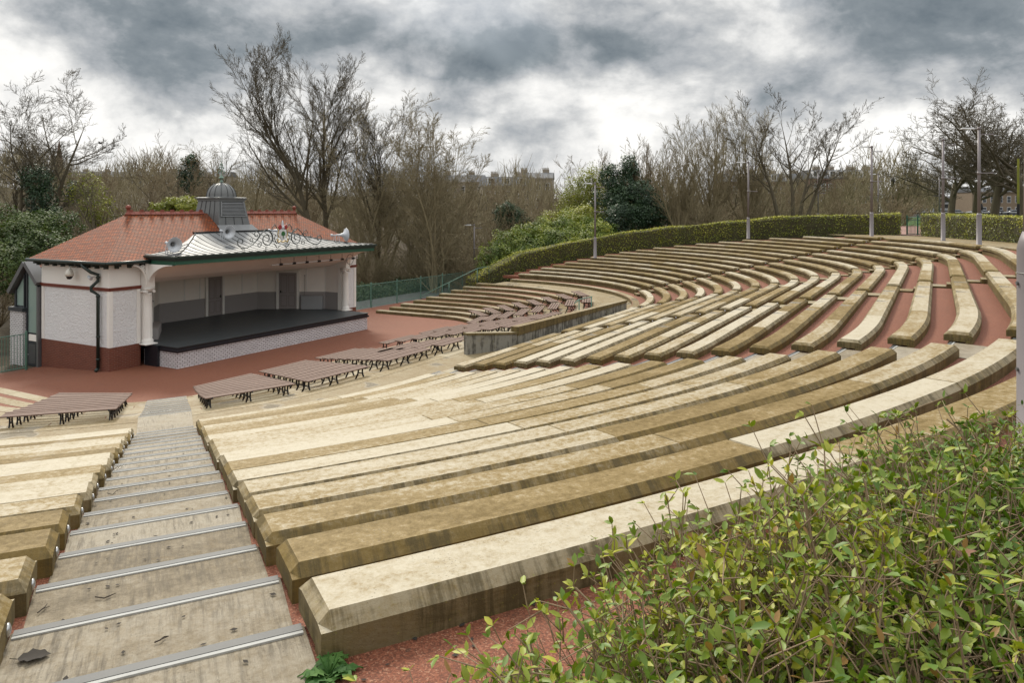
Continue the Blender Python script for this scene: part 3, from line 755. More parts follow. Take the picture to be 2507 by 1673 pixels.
# thin cover strips between the boards
mb = MB()
for a, b, ts in ((IN[2], IN[3], (.0, .235, .385, .62, .825, 1.0)), (IN[3], IN[4], (.40, .72)), (IN[1], IN[2], (0,)), (IN[4], IN[5], (0,))):
    d = Vector((b[0]-a[0], b[1]-a[1])); ln = d.length; d.normalize(); n = Vector((d.y, -d.x))
    for t in ts:
        mb = MB(); c = Vector(a)+d*ln*t; q = [c-d*.035, c+d*.035]
        wallq(mb, tuple(q[0]+n*.025), tuple(q[1]+n*.025), WZ if t not in () else SZ, 3.5); wallq(mb, tuple(q[0]), tuple(q[0]+n*.025), WZ, 3.5); wallq(mb, tuple(q[1]+n*.025), tuple(q[1]), WZ, 3.5)
        mb.build('cover_strip', [M['white']], BS)
def door(a, b, t0, t1, zb, h, handle):
    d = Vector((b[0]-a[0], b[1]-a[1])); ln = d.length; d.normalize(); n = Vector((d.y, -d.x))
    s0, s1 = ln*t0, ln*t1; w = s1-s0
    def T(x, y, z): q = Vector(a)+d*(s0+x)+n*y; return P(q.x, q.y, z)
    mb = MB(); mb.box((0, .03, zb), (w, .07, zb+h), 0, T)
    ob = mb.build('door', [M['doorgrey']], BS)
    fr = MB(); fr.box((-.15, .0, zb-.02), (-.005, .11, zb+h+.02), 0, T); fr.box((w+.005, .0, zb-.02), (w+.15, .11, zb+h+.02), 0, T); fr.box((-.15, .0, zb+h+.02), (w+.15, .112, zb+h+.10), 0, T)
    fr.build('door_frame', [M['white']], ob)
    pn = MB()
    for x0, x1 in ((.11, w/2-.05), (w/2+.05, w-.11)):
        for z0, z1 in ((.15, .78), (.92, h-.12)):
            for q in (((x0, .071, zb+z0), (x1, .078, zb+z0+.022)), ((x0, .071, zb+z1-.022), (x1, .078, zb+z1)), ((x0, .071, zb+z0+.022), (x0+.02, .078, zb+z1-.022)), ((x1-.02, .071, zb+z0+.022), (x1, .078, zb+z1-.022))): pn.box(q[0], q[1], 0, T)
    pn.build('door_panels', [M['doordark']], ob)
    hd = MB(); hx = w-.10 if handle > 0 else .10; hd.tube([T(hx, .07, zb+1.0), T(hx, .13, zb+1.0), T(hx-.12*handle, .13, zb+1.0)], .014, 6); hd.box((hx-.03, .07, zb+.93), (hx+.03, .08, zb+1.07), 0, T); hd.build('door_handle', [M['black']], ob)
door(IN[2], IN[3], .455, .60, SZ+.03, 2.1, 1)
door(IN[3], IN[4], .32, .58, SZ+.03, 2.1, -1)
door(IN[0], IN[1], .30, .52, SZ+.55, 1.9, 1)
mb = MB(); d = (Vector(IN[1])-Vector(IN[0])).normalized(); n = Vector((d.y, -d.x))
def TT(x, y, z): q = Vector(IN[0])+d*x+n*y; return P(q.x, q.y, z)
mb.box((.4, .04, SZ), (2.9, .42, SZ+.50), 0, TT); mb.build('raised_step', [M['boards']], BS)
# ceiling / soffit
mb = MB(); mb.prism([(-.05, .06), (12.74, .06), (12.74, 7.0), (-.05, 7.0)], 3.47, 3.53, 0, lambda x, y, z: P(x, y, z + (0.0 if y > 1.6 else (1.6-y)*.60)))
mb = MB(); V = []
for u in (-.02, 12.72):
    for v, z in ((.06, 4.44), (.9, 4.30), (2.0, 3.75), (2.8, 3.50), (7.0, 3.50)): V.append(P(u, v, z))
mb.add(V, [(i, i+1, i+6, i+5) for i in range(4)]); mb.build('stage_ceiling', [M['cream']], BS)
mb = MB()
for i in range(12):
    u = 2.2+.85*i; a = P(u, 5.6 if 4 < u < 10.3 else 4.6, 3.49); mb.lathe((a.x, a.y, a.z-.06), [(.07, 0), (.08, .06)], 8)
mb.build('ceiling_spotlights', [M['black']], BS)
# columns with volute capitals and brackets
def column(u, v):
    c = P(u, v, SZ); o = MB()
    o.lathe((c.x, c.y, c.z), [(.25, 0), (.25, .05), (.23, .10), (.245, .16), (.20, .22), (.185, .25), (.195, .9), (.19, 1.6), (.165, 2.15), (.18, 2.17), (.18, 2.22), (.16, 2.23)], 20)
    q = P(u, v, 0); 
    def T(x, y, z): return P(u+x, v+y, SZ+z)
    o.box((-.29, -.29, -.005), (.29, .29, .045), 0, T)
    o.box((-.21, -.21, 2.38), (.21, .21, 2.46), 0, T)
    ob = o.build('column', [M['white']], BS, True)
    cp = MB()
    for sx in (-1, 1):
        for yy in (-.19, .19):
            pts = []
            for k in range(15):
                a = k/14*2.3*PI; rr = .085*(1-k/18); pts.append(T(sx*.19+sx*rr*math.cos(a+PI/2)*1, yy, 2.30+rr*math.sin(a+PI/2)))
            cp.tube(pts, .020, 6)
        cp.tube([T(sx*.19, -.2, 2.30), T(sx*.19, .2, 2.30)], .055, 10)
    cp.box((-.19, -.17, 2.30), (.19, .17, 2.385), 0, T)
    cp.build('capital', [M['white']], ob, True)
    fl = MB()
    for k in range(12):
        w = 2*PI*k/12; fl.box((-.010, -.010, .3), (.010, .010, 2.12), 0, lambda x, y, z: (c.x+math.cos(w)*.192*(1-.06*z)+x, c.y+math.sin(w)*.192*(1-.06*z)+y, c.z+z))
    fl.build('flutes', [M['white']], ob)
    pier = MB(); sbox(pier, u-.17, u+.17, v+.14, v+.42, SZ, 3.39); pier.build('pilaster', [M['white']], BS)
    return ob
column(-.08, 1.88); column(12.52, 1.88)
# side blocks over the columns and curved brackets
def bracket(u, su):
    mb = MB()
    # curved boards: arc in the v-z plane from the frieze forward to the canopy edge
    pts = []
    for k in range(13):
        a = k/12*PI/2; pts.append((1.75-1.62*(1-math.cos(a)), 3.42+.98*math.sin(a)))
    for k in range(12):
        (v0, z0), (v1, z1) = pts[k], pts[k+1]
        for w0, w1, dz in ((u-.10, u+.10, .10),):
            V = [P(w0, v0, z0), P(w1, v0, z0), P(w1, v1, z1), P(w0, v1, z1), P(w0, v0, 4.42), P(w1, v0, 4.42), P(w1, v1, 4.42), P(w0, v1, 4.42)]
            mb.add(V, [(0, 1, 2, 3), (0, 3, 7, 4), (1, 5, 6, 2)])
    mb.build('curved_bracket', [M['white']], BS)
    sp = MB()
    pts = []
    for k in range(13):
        a = k/12*PI/2; pts.append(P(u+su*(.20+.62*(1-math.cos(a))), 1.70, 3.50+.90*math.sin(a)))
    sp.tube(pts, .035, 6)
    for k in range(26):        # cast scrollwork in the spandrel
        a = random.random(); b = random.random()
        x = .20+.60*a; zmin = 3.50+.90*math.sin(math.acos(max(0, 1-(x-.20)/.62)))
        z = zmin+.05+(4.40-zmin-.05)*b
        if z > 4.36: continue
        c = [P(u+su*(x+.055*math.cos(t)), 1.72, z+.055*math.sin(t)) for t in np.linspace(0, 5.2, 9)]; sp.tube(c, .013, 5)
    sp.build('spandrel_scrolls', [M['white']], BS)
bracket(-.05, -1); bracket(12.5, 1)
for u0, u1 in ((-.28, .16), (12.42, 12.74)):
    mb = MB(); sbox(mb, u0, u1, 1.72, 2.5, 3.40, 4.44); mb.build('column_block', [M['white']], BS)
mb = MB(); sbox(mb, .16, 12.42, 1.9, 2.1, 4.0, 4.43); mb.build('stage_beam', [M['cream']], BS)
# --- main tiled roof (hipped)
EZ, RZ = 4.60, 6.60; EU0, EU1, EV0, EV1 = -2.10, 14.02, 1.68, 7.42; RU0, RU1, RV = .80, 11.15, 4.55
def slope(mb, pts2, dirn):
    # pts2: list of (u, v, z); UV: along-eave, up-slope distance
    V = [P(*p) for p in pts2]; sl = math.hypot(RZ-EZ, RV-EV0)/(RZ-EZ)
    uv = [((p[0] if dirn == 'u' else p[1]), (p[2]-EZ)*sl) for p in pts2]
    mb.add(V, [tuple(range(len(V)))], 0, [uv])
mb = MB()
slope(mb, [(EU0, EV0, EZ), (EU1, EV0, EZ), (RU1, RV, RZ), (RU0, RV, RZ)], 'u')
slope(mb, [(EU1, EV1, EZ), (EU0, EV1, EZ), (RU0, RV, RZ), (RU1, RV, RZ)], 'u')
slope(mb, [(EU0, EV1, EZ), (EU0, EV0, EZ), (RU0, RV, RZ)], 'v')
slope(mb, [(EU1, EV0, EZ), (EU1, EV1, EZ), (RU1, RV, RZ)], 'v')
roof = mb.build('tiled_roof', [M['tiles']], BS)
mb = MB(); mb.quad(P(EU0, EV0, EZ-.03), P(EU0, EV1, EZ-.03), P(EU1, EV1, EZ-.03), P(EU1, EV0, EZ-.03)); mb.build('soffit', [M['dkgreen']], BS)
mb = MB()
n = 38
for k in range(n):            # ridge tiles, every second with a raised crest
    u0 = RU0+(RU1-RU0)*k/n; u1 = RU0+(RU1-RU0)*(k+1)/n-.015
    if 5.0 < (u0+u1)/2 < 7.05: continue
    z = RZ-.02; w = .13
    V = [P(u0, RV-w, z-.02), P(u1, RV-w, z-.02), P(u1, RV, z+.12), P(u0, RV, z+.12), P(u0, RV+w, z-.02), P(u1, RV+w, z-.02)]
    mb.add(V, [(0, 1, 2, 3), (3, 2, 5, 4), (0, 3, 4), (1, 5, 2)], 0)
    if k % 2 == 0:
        c = (u0+u1)/2; a = .10
        V = [P(c-a, RV-.03, z+.09), P(c+a, RV-.03, z+.09), P(c+a*.85, RV-.03, z+.20), P(c-a*.85, RV-.03, z+.20), P(c-a, RV+.03, z+.09), P(c+a, RV+.03, z+.09), P(c+a*.85, RV+.03, z+.20), P(c-a*.85, RV+.03, z+.20)]
        mb.add(V, [(0, 1, 2, 3), (5, 4, 7, 6), (3, 2, 6, 7), (0, 3, 7, 4), (1, 5, 6, 2)], 0)
mb.build('ridge_tiles', [M['ridge']], roof)
for u in (RU0, RU1):
    mb = MB(); c = P(u, RV, RZ); mb.lathe((c.x, c.y, c.z-.08), [(.17, 0), (.12, .10), (.075, .16), (.075, .30), (.11, .32), (.12, .38), (.09, .45), (.02, .48)], 12); mb.build('roof_finial', [M['ridge']], roof, True)
# gutters & brackets
g = .07
for a, b in (((EU0-g, EV1), (EU0-g, EV0-g)), ((EU0-g, EV0-g), (.05, EV0-g)), ((12.7, EV0-g), (EU1+g, EV0-g)), ((EU1+g, EV0-g), (EU1+g, EV1))):
    mb = MB(); mb.tube([P(a[0], a[1], EZ-.045), P(b[0], b[1], EZ-.045)], .075, 8); mb.build('gutter', [M['dkgreen']], BS, True)
def corbels(lst):
    for (u, v, du, dv) in lst:
        mb = MB()
        def T(x, y, z): return P(u+du*y-dv*x, v+dv*y+du*x, z)
        mb.box((-.06, .0, 4.38), (.06, .30, 4.56), 0, T); mb.box((-.055, .0, 4.30), (.055, .16, 4.38), 0, T)
        mb.build('eaves_bracket', [M['dkgreen']], BS)
corbels([(UW0, VF+.1+.62*k, -1, 0) for k in range(9)]+[(UW0+.28+.57*k, VF, 0, -1) for k in range(3)]+[(13.1+.4*k, VF, 0, -1) for k in range(2)]+[(UW1, VF+.3+.62*k, 1, 0) for k in range(8)])
# downpipe on the end wall near the corner
mb = MB(); v = VF+.62; u = UW0-.07
mb.tube([P(EU0-.07, v+.55, 4.50), P(EU0-.07, v+.5, 4.40), P(EU0+.05, v+.10, 4.15), P(u-.03, v, 4.05), P(u-.03, v, 3.78), P(u-.22, v+.18, 3.52), P(u-.22, v+.16, 3.38), P(u-.03, v, 3.2), P(u-.03, v, .1)], .068, 10)
for z in (3.9, 3.1, 1.4, .45): mb.tube([P(u-.03, v, z), P(u-.03, v, z+.07)], .085, 10)
mb.tube([P(u-.03, v, .1), P(u-.14, v, -.02)], .075, 10)
mb.build('downpipe', [M['dkgreen']], BS, True)
# --- canopy
KU0, KU1, KZ = -.11, 12.80, 4.80; TU0, TU1, TV, TZ = 3.35, 8.75, 3.15, 5.64
def can_z(u, v):
    a = min(max(v, 0)/TV, (u-KU0)/(TU0-KU0), (KU1-u)/(KU1-TU1)); a = max(0, min(1, a)); return KZ+.005+(TZ-KZ)*(.22*a+.78*a**2.0)
def roofz(v): return EZ+(v-EV0)*(RZ-EZ)/(RV-EV0)
mb = MB(); nu, nv = 96, 22; us = np.linspace(KU0, KU1, nu+1); vs = np.linspace(0, TV+.05, nv+1)
V = [P(u, v, can_z(u, v)) for v in vs for u in us]
Fc = [];
for j in range(nv):
    for i in range(nu):
        u = (us[i]+us[i+1])/2; v = (vs[j]+vs[j+1])/2
        if can_z(u, v) < roofz(v)-.06: continue
        Fc.append((j*(nu+1)+i, j*(nu+1)+i+1, (j+1)*(nu+1)+i+1, (j+1)*(nu+1)+i))
mb.add(V, Fc); can = mb.build('canopy_roof', [M['lead']], BS, True)
mb = MB()
def seam(pts, r=.016, m_=mb): m_.tube([P(u, v, can_z(u, v)+.012) for u, v in pts], r, 5)
k = 0
for u in np.arange(KU0+.30, KU1-.2, .43):     # rolls run up the slope
    if TU0 <= u <= TU1: vm = TV
    elif u < TU0: vm = TV*(u-KU0)/(TU0-KU0)
    else: vm = TV*(KU1-u)/(KU1-TU1)
    pts = [(u, v) for v in np.linspace(.02, vm, max(3, int(vm/.2))) if can_z(u, v) > roofz(v)-.02]
    if len(pts) > 1: seam(pts)
for v in np.arange(.35, 2.2, .43):            # on the two hipped ends
    um = (TU0-KU0)*v/TV
    for f in (lambda x: KU0+x, lambda x: KU1-x):
        pts = [(f(x), v) for x in np.linspace(.02, um, max(3, int(um/.2))) if can_z(f(x), v) > roofz(v)-.02]
        if len(pts) > 1: seam(pts)
for f in (lambda t: (KU0+(TU0-KU0)*t, TV*t), lambda t: (KU1-(KU1-TU1)*t, TV*t)): seam([f(t) for t in np.linspace(.01, 1, 18)], .03)
mb.build('lead_seams', [M['seam']], can)
mb = MB()    # top flashing
sbox(mb, TU0-.1, TU1+.1, TV-.02, TV+.12, TZ-.03, TZ+.07); mb.build('top_flashing', [M['black']], can)
mb = MB()    # side upstands
for u0, u1 in ((KU0-.02, KU0+.14), (KU1-.14, KU1+.02)): sbox(mb, u0, u1, 0.3, 2.6, KZ-.10, KZ+.035)
mb.build('side_upstand', [M['lead_dark']], can)
mb = MB()
for v0, v1, z0, z1 in ((-.13, .06, 4.70, 4.80),): sbox(mb, KU0-.13, KU1+.13, v0, v1, z0, z1); sbox(mb, KU0-.13, KU0+.05, .06, 2.6, z0, z1); sbox(mb, KU1-.05, KU1+.13, .06, 2.6, z0, z1)
sbox(mb, KU0-.06, KU1+.06, -.06, .06, 4.602, 4.70); sbox(mb, KU0-.06, KU0+.06, .06, 2.5, 4.602, 4.70); sbox(mb, KU1-.06, KU1+.06, .06, 2.5, 4.602, 4.70)
mb.build('canopy_gutter', [M['dkgreen']], BS)
mb = MB(); sbox(mb, KU0-.02, KU1+.02, -.02, .06, 4.43, 4.60); sbox(mb, KU0-.02, KU0+.06, .06, 2.3, 4.43, 4.60); sbox(mb, KU1-.06, KU1+.02, .06, 2.3, 4.43, 4.60); mb.build('canopy_fascia', [M['green']], BS)
mb = MB()
for u in np.arange(KU0+.1, KU1, .43): sbox(mb, u-.02, u+.02, -.15, .02, 4.79, 4.82)
mb.build('gutter_clips', [M['seam']], BS)
# --- cupola
CU, CV = 6.02, 4.55
cup = MB()
def frus(mb, z0, h0, z1, h1, m=0):
    V = [P(CU+a*h0, CV+b*h0, z0) for a, b in ((-1, -1), (1, -1), (1, 1), (-1, 1))]+[P(CU+a*h1, CV+b*h1, z1) for a, b in ((-1, -1), (1, -1), (1, 1), (-1, 1))]
    mb.add(V, [(0, 1, 5, 4), (1, 2, 6, 5), (2, 3, 7, 6), (3, 0, 4, 7), (4, 5, 6, 7)], m)
frus(cup, 5.75, 1.03, 7.24, .80); CP = cup.build('cupola', [M['lead_dark']], BS)
mb = MB(); frus(mb, 7.24, .84, 7.32, .84); frus(mb, 7.32, .88, 7.40, .90); frus(mb, 7.40, .90, 7.43, .80); mb.build('cupola_cornice', [M['lead_dark']], CP)
mb = MB()
def cup_pt(face, x, z, off):     # x in -1..1 across the face
    h = 1.03+(.80-1.03)*(z-5.75)/1.49; a, b = x*h, -(h+off)
    for _ in range(face): a, b = -b, a
    return P(CU+a, CV+b, z)
for face in range(4):
    for x in ((-.6, -.2, .2, .6) if face else (-.55, 0, .55)):
        z1 = 7.23 if face else 6.40
        mb.tube([cup_pt(face, x, 5.8, .012), cup_pt(face, x, z1, .012)], .016, 5)
mb.build('cupola_seams', [M['seam']], CP)
mb = MB()
for k in range(9):
    z = 6.52+.072*k
    V = [cup_pt(0, -.82, z, .055), cup_pt(0, .82, z, .055), cup_pt(0, .82, z+.05, .01), cup_pt(0, -.82, z+.05, .01), cup_pt(0, -.82, z-.012, .05), cup_pt(0, .82, z-.012, .05)]
    mb.add(V, [(0, 1, 2, 3), (4, 5, 1, 0)])
for x in (-.86, .86): mb.tube([cup_pt(0, x, 6.45, .03), cup_pt(0, x, 7.2, .03)], .04, 4)
mb.tube([cup_pt(0, -.9, 6.44, .03), cup_pt(0, .9, 6.44, .03)], .035, 4)
mb.build('louvres', [M['lead']], CP)
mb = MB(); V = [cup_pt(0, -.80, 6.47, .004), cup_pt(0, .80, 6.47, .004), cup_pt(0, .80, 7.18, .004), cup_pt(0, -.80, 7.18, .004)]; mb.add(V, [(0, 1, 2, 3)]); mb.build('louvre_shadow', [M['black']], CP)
mb = MB(); V = [P(CU-1.1, CV-1.02, 6.0), P(CU+1.1, CV-1.02, 6.0), P(CU+1.32, CV-1.42, roofz(CV-1.42)+.02), P(CU-1.15, CV-1.42, roofz(CV-1.42)+.02)]; mb.add(V, [(3, 2, 1, 0)]); mb.build('cupola_flashing', [M['lead']], CP)
c = P(CU, CV, 0); mb = MB(); prof = [(.76, 7.40)]+[(.74*math.cos(a)**.85, 7.45+.72*math.sin(a)) for a in np.linspace(0, 1.42, 12)]+[(.05, 8.22), (.04, 8.26)]
mb.lathe((c.x, c.y, 0), prof, 32); dm = mb.build('dome', [M['lead_dark']], CP, True)
mb = MB()
for k in range(14):
    w = 2*PI*(k+.3)/14; mb.tube([(c.x+(r+.012)*math.cos(w), c.y+(r+.012)*math.sin(w), z) for r, z in prof[1:13]], .014, 5)
mb.build('dome_ribs', [M['seam']], dm)
mb = MB(); mb.lathe((c.x, c.y, 8.2), [(.05, 0), (.10, .03), (.05, .09), (.04, .16), (.09, .20), (.15, .24), (.07, .33), (.03, .40), (.02, .42)], 12)
mb.tube([(c.x, c.y, 8.5), (c.x, c.y, 9.62)], [.022, .008], 6)
for sg, ax in ((1, 0), (-1, 0), (1, 1), (-1, 1)):
    for z0, s in ((8.72, .24), (8.95, .17), (9.12, .11)):
        pts = []
        for t in np.linspace(0, 4.4, 12):
            rr = s*(1-.13*t); x = sg*(s*.55+rr*.5*math.cos(PI-t)); z = z0+rr*.6*math.sin(t)
            pts.append((c.x+(x*AX[0] if ax == 0 else x*AV[0]), c.y+(x*AX[1] if ax == 0 else x*AV[1]), z))
        mb.tube(pts, .014, 5)
mb.build('dome_finial', [M['verdigris']], dm)

# --- side extension (annex)
AN = empty('side_extension', P(-1.2, 8.2, -.3), 'small modern gabled side extension with white brick pier and tall frosted windows', 'building')
au = -1.80; 
mb = MB(); mb.prism([(7.08, -.5), (9.32, -.5), (9.32, 3.05), (8.12, 4.34), (7.08, 3.45)], -.02, 3.4, 0, lambda x, y, z: P(au+.12+z, x, y)); mb.build('body', [M['annexgrey']], AN)
mb = MB(); sbox(mb, au-.10, au+.6, 8.22, 9.30, -.5, 2.12); mb.build('brick_pier', [M['whitebrick']], AN)
mb = MB(); sbox(mb, au-.16, au+.6, 8.17, 9.35, 2.123, 2.30); mb.build('pier_cap', [M['annexgrey']], AN)
def anp(v, z, o=0.0): return P(au+.09-o, v, z)
mb = MB()
for pl in ([(9.06, 2.36), (8.42, 2.36), (8.42, 3.76), (9.06, 3.05)],): mb.add([anp(v, z) for v, z in pl], [(0, 1, 2, 3)])
mb.build('gable_pane', [M['frost']], AN)
mb = MB(); mb.add([anp(v, z) for v, z in [(8.12, 1.18), (7.36, 1.18), (7.36, 3.42), (7.95, 4.0), (8.12, 4.0)]], [(0, 1, 2, 3, 4)]); mb.build('tall_pane', [M['frost']], AN)
mb = MB(); mb.add([anp(v, z) for v, z in [(8.10, .80), (7.38, .80), (7.38, 1.10), (8.10, 1.10)]], [(0, 1, 2, 3)]); mb.build('transom_panel', [M['cream']], AN)
mb = MB(); mb.box((7.38, -.32, 0), (8.08, .74, .04), 0, lambda x, y, z: P(au+.09-z, x, y)); dd = mb.build('louvred_door', [M['annexgrey']], AN)
mb = MB()
for k in range(20): mb.box((7.46, -.2+.044*k, .04), (8.0, -.2+.044*k+.022, .055), 0, lambda x, y, z: P(au+.09-z, x, y))
mb.build('door_slats', [M['annextrim']], dd)
mb = MB(); mb.tube([P(au+.0, 7.98, .2), P(au-.04, 7.98, .2), P(au-.04, 7.88, .2)], .015, 6); mb.build('door_handle', [M['steel']], dd)
for pts, nm in (([(9.42, 2.92), (8.12, 4.32), (7.12, 3.42)], 'x'),):
    mb = MB()
    for (a, b) in zip(pts[:-1], pts[1:]):
        d = Vector((b[0]-a[0], b[1]-a[1])).normalized(); nrm = Vector((-d.y, d.x)); nrm = nrm if nrm.y > 0 else -nrm
        q = [Vector(a)-nrm*.06, Vector(b)-nrm*.06, Vector(b)+nrm*.14, Vector(a)+nrm*.14]
        V = [P(au-.14, *p) for p in q]+[P(au+.4, *p) for p in q]
        mb.add(V, [(0, 1, 2, 3), (7, 6, 5, 4), (0, 4, 5, 1), (3, 2, 6, 7), (0, 3, 7, 4), (1, 5, 6, 2)])
    mb.build('verge_trim', [M['annextrim']], AN)
mb = MB()
for v0, v1, z0, z1 in ((8.12, 8.20, 1.1, 4.15), (7.28, 7.36, -.3, 3.5), (8.36, 8.42, 2.3, 3.8), (9.06, 9.14, 2.3, 3.1)): mb.box((v0, z0, 0), (v1, z1, .07), 0, lambda x, y, z: P(au+.10-z, x, y))
mb.build('window_mullions', [M['annexgrey']], AN)
mb = MB(); mb.box((7.10, -.4, 0), (7.25, 3.3, .14), 0, lambda x, y, z: P(au+.10-z, x, y)); mb.build('corner_post', [M['annextrim']], AN)
mb = MB()
for a, b, s in (((9.5, 2.85), (8.12, 4.36), 0), ((8.12, 4.36), (7.05, 3.36), 1)):
    ln = math.hypot(b[0]-a[0], b[1]-a[1]); mb.add([P(au+.4, *a), P(au+3.5, *a), P(au+3.5, *b), P(au+.4, *b)], [(0, 1, 2, 3)], 0, [[(0, 0), (3.1, 0), (3.1, ln), (0, ln)]])
mb.build('tiled_roof', [M['tiles']], AN)

# --- things mounted on the bandstand
def horn_obj(loc, dirv, lab, sc=1.0):
    o = empty('horn_loudspeaker', loc, lab, 'loudspeaker', 'grey horn loudspeakers on the canopy'); d = Vector(dirv).normalized(); loc = Vector(loc)
    pts = []; rs = []
    prof = [(-.62, .06), (-.60, .075), (-.50, .075), (-.48, .035), (-.30, .038), (-.05, .06), (.12, .10), (.24, .17), (.33, .27), (.38, .385), (.385, .40), (.375, .385), (.34, .30), (.26, .19), (.16, .13), (.10, .10)]
    ax = d.cross(Vector((0, 0, 1))).normalized(); ay = ax.cross(d); V = []; Fc = []; n = 24
    for x, r in prof:
        for k in range(n): w = 2*PI*k/n; V.append(loc+d*x*sc+(ax*math.cos(w)+ay*math.sin(w))*r*sc)
    for i in range(len(prof)-1):
        for k in range(n): Fc.append((i*n+k, i*n+(k+1) % n, (i+1)*n+(k+1) % n, (i+1)*n+k))
    Fc.append(tuple(range(n-1, -1, -1)))
    mb = MB(); mb.add(V, Fc); mb.build('horn', [M['horn']], o, True)
    mb = MB(); V = [loc+d*.13*sc+(ax*math.cos(2*PI*k/16)+ay*math.sin(2*PI*k/16))*.125*sc for k in range(16)]; mb.add(V, [tuple(range(16))]); mb.add([loc+d*.13*sc]+V, []); mb.tube([loc+d*.10*sc, loc+d*.2*sc], [.09*sc, .07*sc], 12); mb.build('throat', [M['horndark']], o)
    mb = MB()
    for x in (-.36, -.12):
        p = loc+d*x*sc; mb.tube([p+ax*.07, Vector((p.x, p.y, loc.z-.50*sc))+ax*.12], .016, 6); mb.tube([p-ax*.07, Vector((p.x, p.y, loc.z-.50*sc))-ax*.12], .016, 6)
    mb.build('mounting_legs', [M['horn']], o); return o
n0 = P(6, 0, 0)
fwd = (P(0, -1, 0)-P(0, 0, 0)).normalized(); al = (P(1, 0, 0)-P(0, 0, 0)).normalized()
horn_obj(P(.55, 1.15, KZ+.48), fwd*1.0+Vector((.1, -.35, -.1)), 'horn loudspeaker at the left end of the canopy, mouth towards the seats', .84)
horn_obj(P(4.25, 2.1, 5.72), fwd*.9+Vector((.15, -.3, -.08)), 'horn loudspeaker below the cupola, mouth towards the seats', .82)
horn_obj(P(7.6, 2.0, 5.70), fwd*.75+al*.75, 'horn loudspeaker behind the painted crest, turned away to the right', .92)
horn_obj(P(11.35, 1.2, KZ+.55), fwd*.35+al*.95, 'horn loudspeaker at the right end of the canopy seen from the side', .95)
# crest with ironwork scrolls
CR = empty('crest_ironwork', P(6.3, .35, KZ), 'painted coat of arms on a scrolled iron cresting above the canopy edge', 'roof crest')
def cp(x, z): return P(6.25+x, .40, KZ+z)
mb = MB()
def spiral(cx, cz, r, a0, turns, sg, w=.022):
    pts = []
    for t in np.linspace(0, 1, 28): a = a0+sg*turns*2*PI*t; rr = r*(1-.72*t); pts.append(cp(cx+rr*math.cos(a), cz+rr*math.sin(a)))
    mb.tube(pts, w, 6)
for sg in (-1, 1):
    a0 = 0 if sg < 0 else PI
    # big inner ring, long S sweep, end curl, small tendrils
    spiral(sg*.98, .55, .40, PI/2, 1.45, sg, .026)
    pts = [cp(sg*x, z) for x, z in ((.60, .42), (.62, .72), (.80, .98), (1.05, 1.02), (1.30, .84), (1.55, .55), (1.85, .32), (2.2, .17), (2.5, .16), (2.72, .30), (2.76, .52), (2.62, .64), (2.46, .58), (2.44, .44), (2.54, .38))]
    mb.tube(pts, .026, 6)
    spiral(sg*1.62, .78, .20, -PI/2, 1.3, -sg, .018); spiral(sg*1.95, .52, .13, -PI/2, 1.2, -sg, .016); spiral(sg*1.45, .30, .15, PI/2, 1.3, sg, .018)
    mb.tube([cp(sg*.52, .30), cp(sg*.30, .08), cp(sg*.12, .2)], .022, 6); mb.tube([cp(sg*.35, .30), cp(sg*.5, .55), cp(sg*.42, .75)], .022, 6)
    mb.tube([cp(sg*.28, 1.02), cp(sg*.48, 1.25), cp(sg*.62, 1.12), cp(sg*.66, .95)], .022, 6)
    for x in (2.4, 1.02):
        for dx in (-.04, .04): mb.tube([cp(sg*x+dx, -.0), cp(sg*x+dx, .2)], .014, 5)
mb.build('scrolls', [M['iron']], CR)
mb = MB(); T = lambda x, y, z: P(6.25+x, .38-z, KZ+y)
mb.prism([(-.19, .98), (.19, .98), (.20, .70), (.14, .52), (0, .42), (-.14, .52), (-.20, .70)], .0, .06, 0, T); mb.build('shield', [M['winwhite']], CR)
mb = MB(); mb.prism([(.02, .55), (.02, .68), (.11, .70), (.13, .80), (.06, .90), (-.06, .90), (-.13, .80), (-.11, .70), (-.02, .68), (-.02, .55)], .061, .075, 0, T); mb.build('tree_emblem', [M['leafgreen']], CR)
mb = MB()
for sg in (-1, 1): mb.prism([(sg*.22, .98), (sg*.30, 1.12), (sg*.20, 1.24), (sg*.06, 1.16), (sg*.10, 1.02)][::sg], .0, .06, 0, T)
mb.build('red_mantling', [M['redp']], CR)
mb = MB(); mb.lathe((*P(6.25, .36, 0)[:2], KZ+1.0), [(.06, 0), (.10, .06), (.09, .14), (.05, .18), (.06, .24), (.03, .40), (.005, .46)], 10); mb.build('helmet', [M['horn']], CR, True)
mb = MB()
for sg in (-1, 1):
    mb.tube([P(6.25+sg*x, .35, KZ+z) for x, z in ((.02, .36), (.14, .42), (.28, .36), (.36, .46), (.30, .54))], .035, 6)
    mb.tube([P(6.25+sg*x, .35, KZ+z) for x, z in ((.26, .6), (.32, .78), (.27, .95), (.36, 1.05))], .028, 6)
mb.build('gilt_ribbon', [M['gold']], CR)
